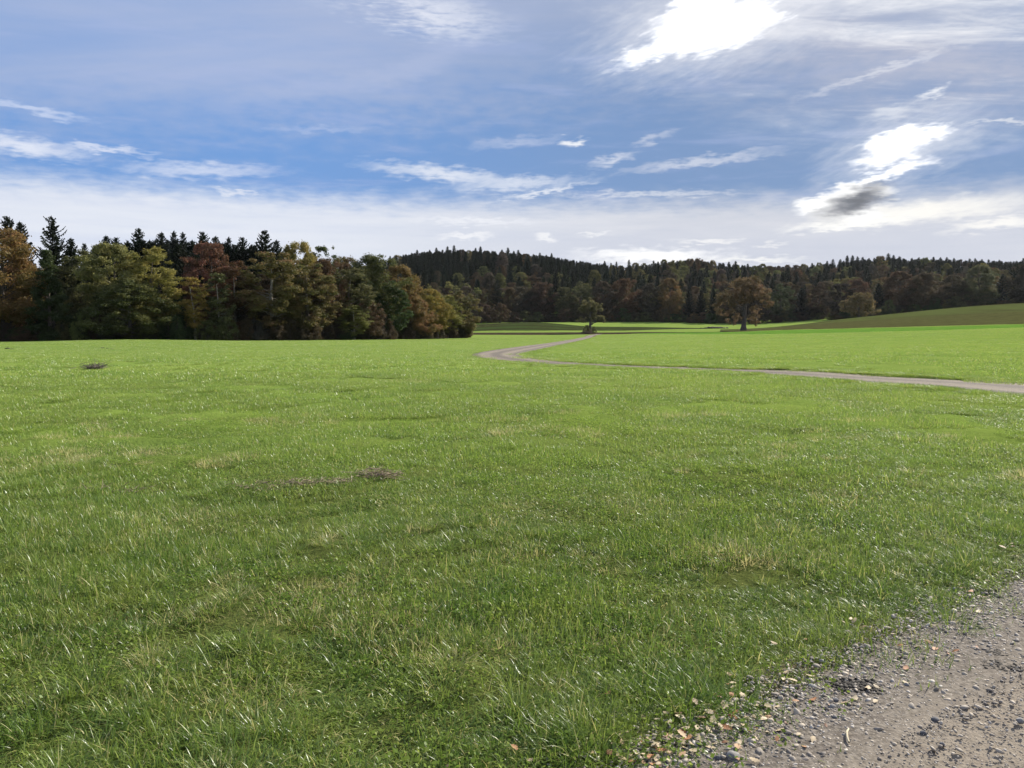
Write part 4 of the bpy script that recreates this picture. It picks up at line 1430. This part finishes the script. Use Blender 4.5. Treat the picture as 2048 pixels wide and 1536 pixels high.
# ------------------------------------------------------------------ the far wood under the hill
G_FAR = 'trees along the far wood edge'
FAR = [
    (962, 606, 66, 'roundB', 'rust', 'dark russet tree at the left end of the far wood, touching the near wood tip'),
    (1000, 606, 44, 'roundB', 'rust', 'small bright russet tree above the low sprouting field'),
    (1044, 572, 56, 'roundA', 'brown', 'brown tree of the far wood edge above the crest of the sprouting field'),
    (1086, 564, 66, 'roundC', 'rust', 'rust-topped round tree of the far wood left of the lone olive tree'),
    (1128, 574, 50, 'roundA', 'olive', 'olive-brown tree of the far wood close on the left of the lone olive tree'),
    (1162, 562, 46, 'tallA', 'olive', 'tall olive tree of the far wood directly behind the lone olive tree'),
    (1204, 562, 66, 'roundA', 'brown', 'brown tree of the far wood just right of the lone olive tree'),
    (1250, 556, 74, 'roundC', 'rust', 'broad russet tree of the far wood midway between the two lone trees'),
    (1298, 566, 62, 'roundB', 'brown', 'dull brown tree of the far wood right of the broad russet one'),
    (1338, 556, 66, 'roundA', 'orange', 'orange-topped tree of the far wood left of the dark spruces by the oak'),
    (1376, 572, 34, 'spruceA', 'spruce', 'dark spruce of the far wood edge left of the big oak, first of three'),
    (1400, 580, 34, 'spruceB', 'spruce', 'dark spruce of the far wood edge left of the big oak, middle of three'),
    (1424, 576, 34, 'spruceC', 'spruce', 'dark spruce of the far wood edge left of the big oak, nearest to its crown'),
    (1450, 566, 56, 'roundA', 'brown', 'brown tree of the far wood behind the left crown half of the big oak'),
    (1510, 560, 60, 'roundB', 'darkbrown', 'dark brown tree of the far wood hidden behind the right crown half of the oak'),
    (1560, 566, 52, 'tallA', 'olive', 'olive tree of the far wood just right of the big oak'),
    (1600, 574, 40, 'spruceB', 'spruce', 'dark spruce of the far wood between the oak and the low round tree'),
    (1634, 564, 52, 'tallA', 'brown', 'brown tree of the far wood left of the low round tree'),
    (1678, 566, 66, 'roundA', 'darkbrown', 'dark tree of the far wood above the left of the low round tree'),
    (1712, 556, 60, 'roundC', 'rust', 'russet tree of the far wood directly above the low round tree'),
    (1752, 566, 44, 'spruceA', 'spruce', 'dark spruce of the far wood right of the low round tree'),
    (1794, 542, 86, 'roundA', 'rust', 'wide russet crown of the far wood above the ploughed ridge'),
    (1846, 544, 78, 'roundC', 'brown', 'brown crown of the far wood right of the wide russet one'),
    (1900, 550, 92, 'roundB', 'brown', 'broad dark brown tree of the far wood reaching down to the ploughed ridge'),
    (1952, 530, 82, 'roundA', 'mixed', 'tallest brown tree of the far wood edge near the right picture edge'),
    (1998, 548, 50, 'spruceA', 'spruce', 'dark spruce of the far wood right of the tallest brown tree'),
    (2038, 528, 64, 'roundC', 'darkbrown', 'dark russet tree of the far wood cut by the right picture edge'),
    (2090, 535, 70, 'roundA', 'brown', 'brown tree of the far wood just outside the right picture edge'),
]
def far_dark(e):
    for ch in e.children:
        if ch.name.startswith('crown'):
            c_ = ch.color
            ch.color = (c_[0] * 0.78, c_[1] * 0.82, c_[2] * 0.95, c_[3])


for i, (px, top, wid, kind, cc, lab) in enumerate(FAR):
    D = 452 + (i * 37 % 19) if px < 1650 else 432 + (i * 37 % 15)
    if px < 1010:
        D = 425 + (px > 980) * -6
    far_dark(plant(px, D, top, wid, kind, cc, lab, 'spruce' if kind in SPR else 'tree', group=G_FAR))
# understorey that closes the wood edge
for k in range(60):
    px = 935 + k * 19.5 + rnd.uniform(-6, 6)
    D = rnd.uniform(446, 458) if px < 1650 else rnd.uniform(426, 436)
    if px < 1010:
        D = 432
    plant(px, D, None, rnd.uniform(30, 44), 'shrub', rnd.choice(['darkbrown', 'green', 'brown', 'olive']), 'dark undergrowth bush at the foot of the far wood', 'shrub', H=rnd.uniform(4, 9), parts=False,
          group='undergrowth of the far wood edge')
# small pale trees against the dark slope behind the near wood's tip
for i, (px, top) in enumerate(((842, 574), (856, 566), (880, 572), (898, 562), (912, 570), (934, 566), (955, 574), (1012, 580), (975, 586), (1068, 576), (1150, 572))):
    plant(px, 486 + i % 3 * 7, top, 24, 'tallB', 'larch' if i % 3 else 'yellowgreen', 'pale yellow-green young tree against the dark spruce slope', 'tree', parts=False, group='pale young trees below the spruce slope')


# the wooded hill: tree tops follow the photograph's skyline
SKY = [(700, 530), (775, 515), (800, 506), (850, 499), (900, 495), (980, 497), (1040, 502), (1100, 508), (1180, 521), (1240, 527), (1290, 525), (1330, 518), (1380, 515), (1430, 520), (1500, 527), (1580, 528),
       (1640, 523), (1690, 515), (1760, 511), (1850, 513), (1930, 516), (2048, 519), (2300, 520)]


def skyline(px):
    return float(np.interp(px, [s[0] for s in SKY], [s[1] for s in SKY]))


stuff_pts = []
LABS = {
    'crest_l': 'dark spruce in the close-set row along the left hill crest',
    'crest_r': 'dark spruce in the uneven row along the right hill crest',
    'crown': 'rounded brown-green crown on the low saddle of the wooded hill',
    'slope_s': 'dark spruce on the shaded slope of the wooded hill',
    'slope_b': 'dull autumn broadleaf crown on the slope of the wooded hill',
}
px = 770.0
while px < 2120:
    t = skyline(px)
    leafy = rnd.random() < 0.13 or 1325 < px < 1425 or (1430 < px < 1640 and rnd.random() < 0.6)
    if leafy:
        plant(px, 690 + rnd.uniform(-15, 15), t + rnd.uniform(-1, 5), rnd.uniform(24, 34), rnd.choice(['roundA', 'roundB', 'roundC']), rnd.choice(['brown', 'olive', 'mixed', 'darkbrown']), 'rounded brown-green crown among the trees on the hill skyline', 'tree', parts=False,
              group='rounded crowns on the hill skyline')
        px += rnd.uniform(13, 19)
    else:
        plant(px, 690 + rnd.uniform(-15, 15), t + rnd.uniform(-3, 5) + (float(vnoise(px / 34.0, 0.0, 3)) - 0.5) * 11, None, rnd.choice(['spruceA', 'spruceB', 'spruceC']), rnd.choice(['spruce', 'spruce', 'pine']), LABS['crest_l' if px < 1330 else 'crest_r'], 'spruce',
              parts=False, group='spruces on the hill crest')
        px += rnd.uniform(9, 15)
n_s = 0
for D in (482, 512, 542, 574, 606, 640, 668):
    f = (D - 482) / 200
    px = (760 if D > 520 else 800) + rnd.uniform(0, 12)
    while px < 2110:
        left = px < 1310
        p_s = (0.45 + 0.55 * f if left else 0.30 + 0.25 * f) if not (1600 < px < 1720) else 0.35
        if D < 500 and left:
            p_s = 0.35
        DD = D + rnd.uniform(-12, 12)
        x, y = at(px, DD)
        gz = float(base_z(x, y))
        lim = top_z(skyline(px) + 4, DD) - gz                                  # stay under the skyline
        if rnd.random() < p_s:
            if D > 550:
                stuff_pts.append((x, y, gz, min(rnd.uniform(19, 27), lim)))
                px += rnd.uniform(12, 20)
                continue
            plant(px, DD, None, None, rnd.choice(['spruceA', 'spruceB', 'spruceC']), rnd.choice(['spruce', 'spruce', 'pine']), LABS['slope_s'], 'spruce', parts=False, H=min(rnd.uniform(19, 27), lim), group='spruces on the hill slope')
            px += rnd.uniform(17, 27)
            n_s += 1
        else:
            h = min(rnd.uniform(15, 22), lim)
            plant(px, DD, None, h * rnd.uniform(0.55, 0.8) * F / DD, rnd.choice(['roundA', 'roundB', 'roundC', 'tallA']), rnd.choice(['brown', 'olive', 'darkbrown', 'mixed', 'rust', 'larch', 'darkbrown', 'greybrown'] if not left else ['brown', 'darkbrown', 'olive', 'darkbrown', 'greybrown']),
                  LABS['slope_b'], 'tree', parts=False, H=h, group='broadleaf trees on the hill slope')
            px += rnd.uniform(15, 24)


# what continues behind and beside the wood reads as one mass
def far_mass():
    rng = np.random.default_rng(77)
    meshes = [SPR['spruceA'][2], SPR['spruceB'][2], SPR['spruceC'][2]]
    coll = hidden_collection('far_tree', meshes)
    P = []
    for q in range(3000):
        p, D = rng.uniform(-500, 2900), rng.uniform(455, 820)
        if q > 2200:
            p, D = rng.uniform(760, 2200), rng.uniform(716, 760)
        if 760 < p < 2110 and D < 715:
            continue
        if p < 760 and D < 470:
            continue
        x, y = at(p, D)
        P.append((x, y, float(base_z(x, y)), D, p))
    P = np.array(P)
    n = len(P)
    H = rng.uniform(17, 24, n)
    H[P[:, 3] > 715] = 30
    sky = np.interp(np.clip(P[:, 4], 700, 2300), [s[0] for s in SKY], [s[1] for s in SKY])
    lim = np.array([top_z(s + 6 + rng.uniform(-2, 5), d) for s, d in zip(sky, P[:, 3])]) - P[:, 2]
    H = np.minimum(H, np.maximum(lim, 9))
    if stuff_pts:
        q = np.array(stuff_pts)
        P, H = np.vstack([P[:, :3], q[:, :3]]), np.concatenate([H, q[:, 3]])
        n = len(P)
    s = H / 22
    o = scatter('far_woods', 'dark spruce forest massed on the upper hill and behind its crest', coll, P[:, :3], np.stack([np.zeros(n), np.zeros(n), rng.uniform(0, 6.28, n)], -1), np.repeat(s[:, None], 3, 1), rng.integers(0, 3, n), {}, M_NEEDLE)
    o.color = COL['spruce']


far_mass()


# ------------------------------------------------------------------ small things on the meadow and the path
M_DUNG = m_plain('dung', (0.010, 0.008, 0.006), (0.030, 0.022, 0.014), 8.0)
M_HAY = m_plain('hay', (0.13, 0.095, 0.06), (0.40, 0.32, 0.21), 20.0)
M_TWIG = m_plain('twigs', (0.06, 0.05, 0.04), (0.22, 0.185, 0.15), 4.0)
M_DIRT = m_plain('dug_earth', (0.022, 0.017, 0.012), (0.055, 0.042, 0.03), 4.0)


def near_thing(name, me, px, py, label, cat, group=None, dz=0.0, rz=0.0, s=1.0):
    x, y = hit(px, py)
    z = max(float(ground_z(np.array([x]), np.array([y]))[0]), float(base_z(x, y)) + 0.01 if path_dist([x], [y])[0] < HALF + 0.2 else -99)
    return tag(link(name, me, None, (x, y, z + dz), (0, 0, rz), (s, s, s)), label, cat, group)


def lumps(rng, n, spread_, r0, r1, m, name, flat=0.6, yscale=0.7):
    V0, F0 = ico(2)
    parts = [(V0 * (1 + rng.normal(0, 0.08, len(V0)))[:, None] * np.array([spread_ * 2.3, spread_ * 2.3 * yscale, r0 * 1.3]), F0)]
    for _ in range(n):
        r = rng.uniform(r0, r1)
        v = V0 * (1 + rng.normal(0, 0.22, len(V0)))[:, None] * r * np.array([1, rng.uniform(0.7, 1), flat])
        q = np.clip(rng.normal(0, spread_, 2), -1.9 * spread_, 1.9 * spread_)
        parts.append((v + np.array([q[0], q[1] * yscale, r * flat * 0.6]), F0))
    V, Fc = join(parts)
    return mesh_from(name, V, [Fc], [m], False)


def sticks(rng, n, spread_, l0, l1, r, m, name, rise=0.4, hmax=0.1, xs=1.0):
    parts = []
    for _ in range(n):
        a, L = rng.uniform(0, 6.28), rng.uniform(l0, l1)
        e = abs(rng.normal(0, rise))
        c_ = np.array([rng.normal(0, spread_) * xs, rng.normal(0, spread_ * 0.5), abs(rng.normal(0, hmax)) * 0.7])
        d = np.array([math.cos(a) * math.cos(e), math.sin(a) * math.cos(e), math.sin(e)]) * L
        mid = c_ + d * 0.5 + rng.normal(0, L * 0.08, 3)
        pts_ = np.array([c_, mid, c_ + d])
        pts_[:, 2] = np.maximum(pts_[:, 2], 0.003)
        parts.append(tube(pts_, [r, r * 0.8, r * 0.3], 4))
    V, Fc = join(parts)
    return mesh_from(name, V, [Fc], [m], True)


rg = np.random.default_rng(404)
GD = 'dung clumps on the path'
near_thing('dung_clump', lumps(rg, 300, 0.052, 0.004, 0.012, M_DUNG, 'dung'), 1712, 1380, 'crumbled dark dung heap at the grassy path edge with an orange leaf', 'dung', GD)
near_thing('dung_clump', lumps(rg, 150, 0.042, 0.004, 0.010, M_DUNG, 'dung'), 1998, 1337, 'flat dark dung clump further in on the path, the nearer of two', 'dung', GD)
near_thing('dung_clump', lumps(rg, 110, 0.034, 0.004, 0.009, M_DUNG, 'dung'), 1990, 1313, 'small dark dung clump further in on the path, the farther of two', 'dung', GD)
M_ROCK = {'grey': m_plain('grey_rock', (0.14, 0.135, 0.13), (0.27, 0.26, 0.25), 3.0), 'tan': m_plain('tan_rock', (0.25, 0.20, 0.15), (0.42, 0.36, 0.29), 3.0), 'dark': m_plain('dark_rock', (0.055, 0.055, 0.06), (0.13, 0.13, 0.14), 3.0)}
for px, py, s, kind, lab in ((1466, 1522, 0.031, 'grey', 'largest smooth grey stone at the bottom picture edge'), (1436, 1524, 0.019, 'dark', 'dark stone just left of the largest smooth stone'),
                             (1670, 1408, 0.017, 'dark', 'dark angular stone below the dung heap, the upper of two'), (1664, 1422, 0.017, 'grey', 'grey stone below the dung heap, the lower of two'),
                             (1668, 1442, 0.014, 'dark', 'bluish stone in the loose gravel under the pair by the dung heap'), (1870, 1447, 0.017, 'dark', 'dark pointed stone alone on the bare middle of the track'),
                             (1845, 1473, 0.014, 'dark', 'small dark stone on the bare track, lower left of the pointed one'), (1885, 1496, 0.012, 'dark', 'small dark stone lowest on the bare track'),
                             (2040, 1448, 0.018, 'grey', 'grey stone cut by the right picture edge'), (1812, 1377, 0.015, 'grey', 'grey stone right of the dung heap where the gravel thins'),
                             (1640, 1452, 0.013, 'tan', 'tan stone among the loose gravel at the leaf line')):
    near_thing('stone', stone_mesh(rg, 'stone', M_ROCK[kind], 3, 0.7, 0.1), px, py, lab, 'stone', 'larger stones on the path', s * 0.25, rg.uniform(0, 6.28), s)
v, f = tube(np.array([[-0.05, 0, 0], [-0.02, 0.004, 0.004], [0.02, 0.002, 0.004], [0.055, -0.008, 0.0]]), [0.004, 0.0045, 0.0045, 0.003], 6)
near_thing('straw_stalk', mesh_from('stalk', v, [f], [m_plain('pale_straw', (0.45, 0.38, 0.24), (0.62, 0.55, 0.38), 30.0)], True), 1695, 1484, 'single pale straw stalk lying on the gravel', 'straw', None, 0.014, R(72))
GH = 'dry hay clumps in the meadow'
near_thing('hay_clump', sticks(rg, 240, 0.085, 0.05, 0.17, 0.0032, M_HAY, 'hay', 0.22, 0.045, 1.2), 755, 962, 'largest dark-brown hay clump at the right end of the broken row', 'hay', GH)
near_thing('hay_clump', sticks(rg, 110, 0.075, 0.05, 0.15, 0.003, M_HAY, 'hay', 0.18, 0.03, 1.2), 668, 974, 'flatter hay clump second from the right in the broken row', 'hay', GH)
near_thing('hay_clump', sticks(rg, 90, 0.08, 0.05, 0.15, 0.003, M_HAY, 'hay', 0.18, 0.03, 1.2), 595, 979, 'thin hay clump at the middle of the broken row', 'hay', GH)
near_thing('hay_clump', sticks(rg, 45, 0.09, 0.05, 0.14, 0.003, M_HAY, 'hay', 0.25, 0.05, 1.7), 515, 985, 'sparse hay wisps in the broken row, left of the thin clump', 'hay', GH)
near_thing('hay_clump', sticks(rg, 45, 0.09, 0.05, 0.14, 0.003, M_HAY, 'hay', 0.25, 0.05, 1.9), 235, 983, 'faint hay wisps far left of the broken row', 'hay', GH)
near_thing('brush_heap', sticks(rg, 130, 0.13, 0.10, 0.36, 0.008, M_TWIG, 'brush', 0.5, 0.09, 1.4), 188, 741, 'low grey heap of dead twigs alone in the left meadow', 'brush heap')
for px, py, s, lab in ((15, 698, 0.17, 'leftmost small molehill before the near wood'), (24, 699, 0.13, 'small molehill right beside the leftmost one'), (204, 697, 0.15, 'molehill in the row before the yellow-green trees, left'),
                       (214, 698, 0.15, 'molehill in the row before the yellow-green trees, middle'), (223, 699, 0.13, 'molehill in the row before the yellow-green trees, right')):
    near_thing('molehill', lumps(rg, 14, 0.6, 0.3, 0.7, M_DIRT, 'earth', 0.6), px, py, lab, 'molehill', 'molehills at the far side of the meadow', -0.02, 0, s)
o = near_thing('earth_bank', lumps(rg, 40, 3.2, 0.4, 0.9, M_DIRT, 'earth', 0.55, 0.12), 1428, 657, 'dark low bank of soil left of the big oak', 'earth bank')


# ------------------------------------------------------------------ thin autumn haze over the valley
def build_haze():
    x0, x1, y0, y1, z0, z1 = -1500.0, 1500.0, -120.0, 1350.0, -12.0, 95.0
    V = np.array([(x, y, z) for x in (x0, x1) for y in (y0, y1) for z in (z0, z1)])
    Fc = np.array([(0, 1, 3, 2), (4, 6, 7, 5), (0, 4, 5, 1), (2, 3, 7, 6), (0, 2, 6, 4), (1, 5, 7, 3)])
    m, nd, out = mat('haze_air')
    v = nd.node('ShaderNodeVolumePrincipled')
    v.inputs['Color'].default_value = (0.86, 0.91, 1.0, 1)
    v.inputs['Density'].default_value = 0.00002
    v.inputs['Anisotropy'].default_value = 0.3
    nd.l.new(v.outputs[0], out.inputs['Volume'])
    m.cycles.homogeneous_volume = True
    o = link('haze', mesh_from('haze', V, [Fc], [m]))
    o.display_type = 'WIRE'
    tag(o, 'faint autumn haze filling the valley air', None, None, 'stuff')


build_haze()
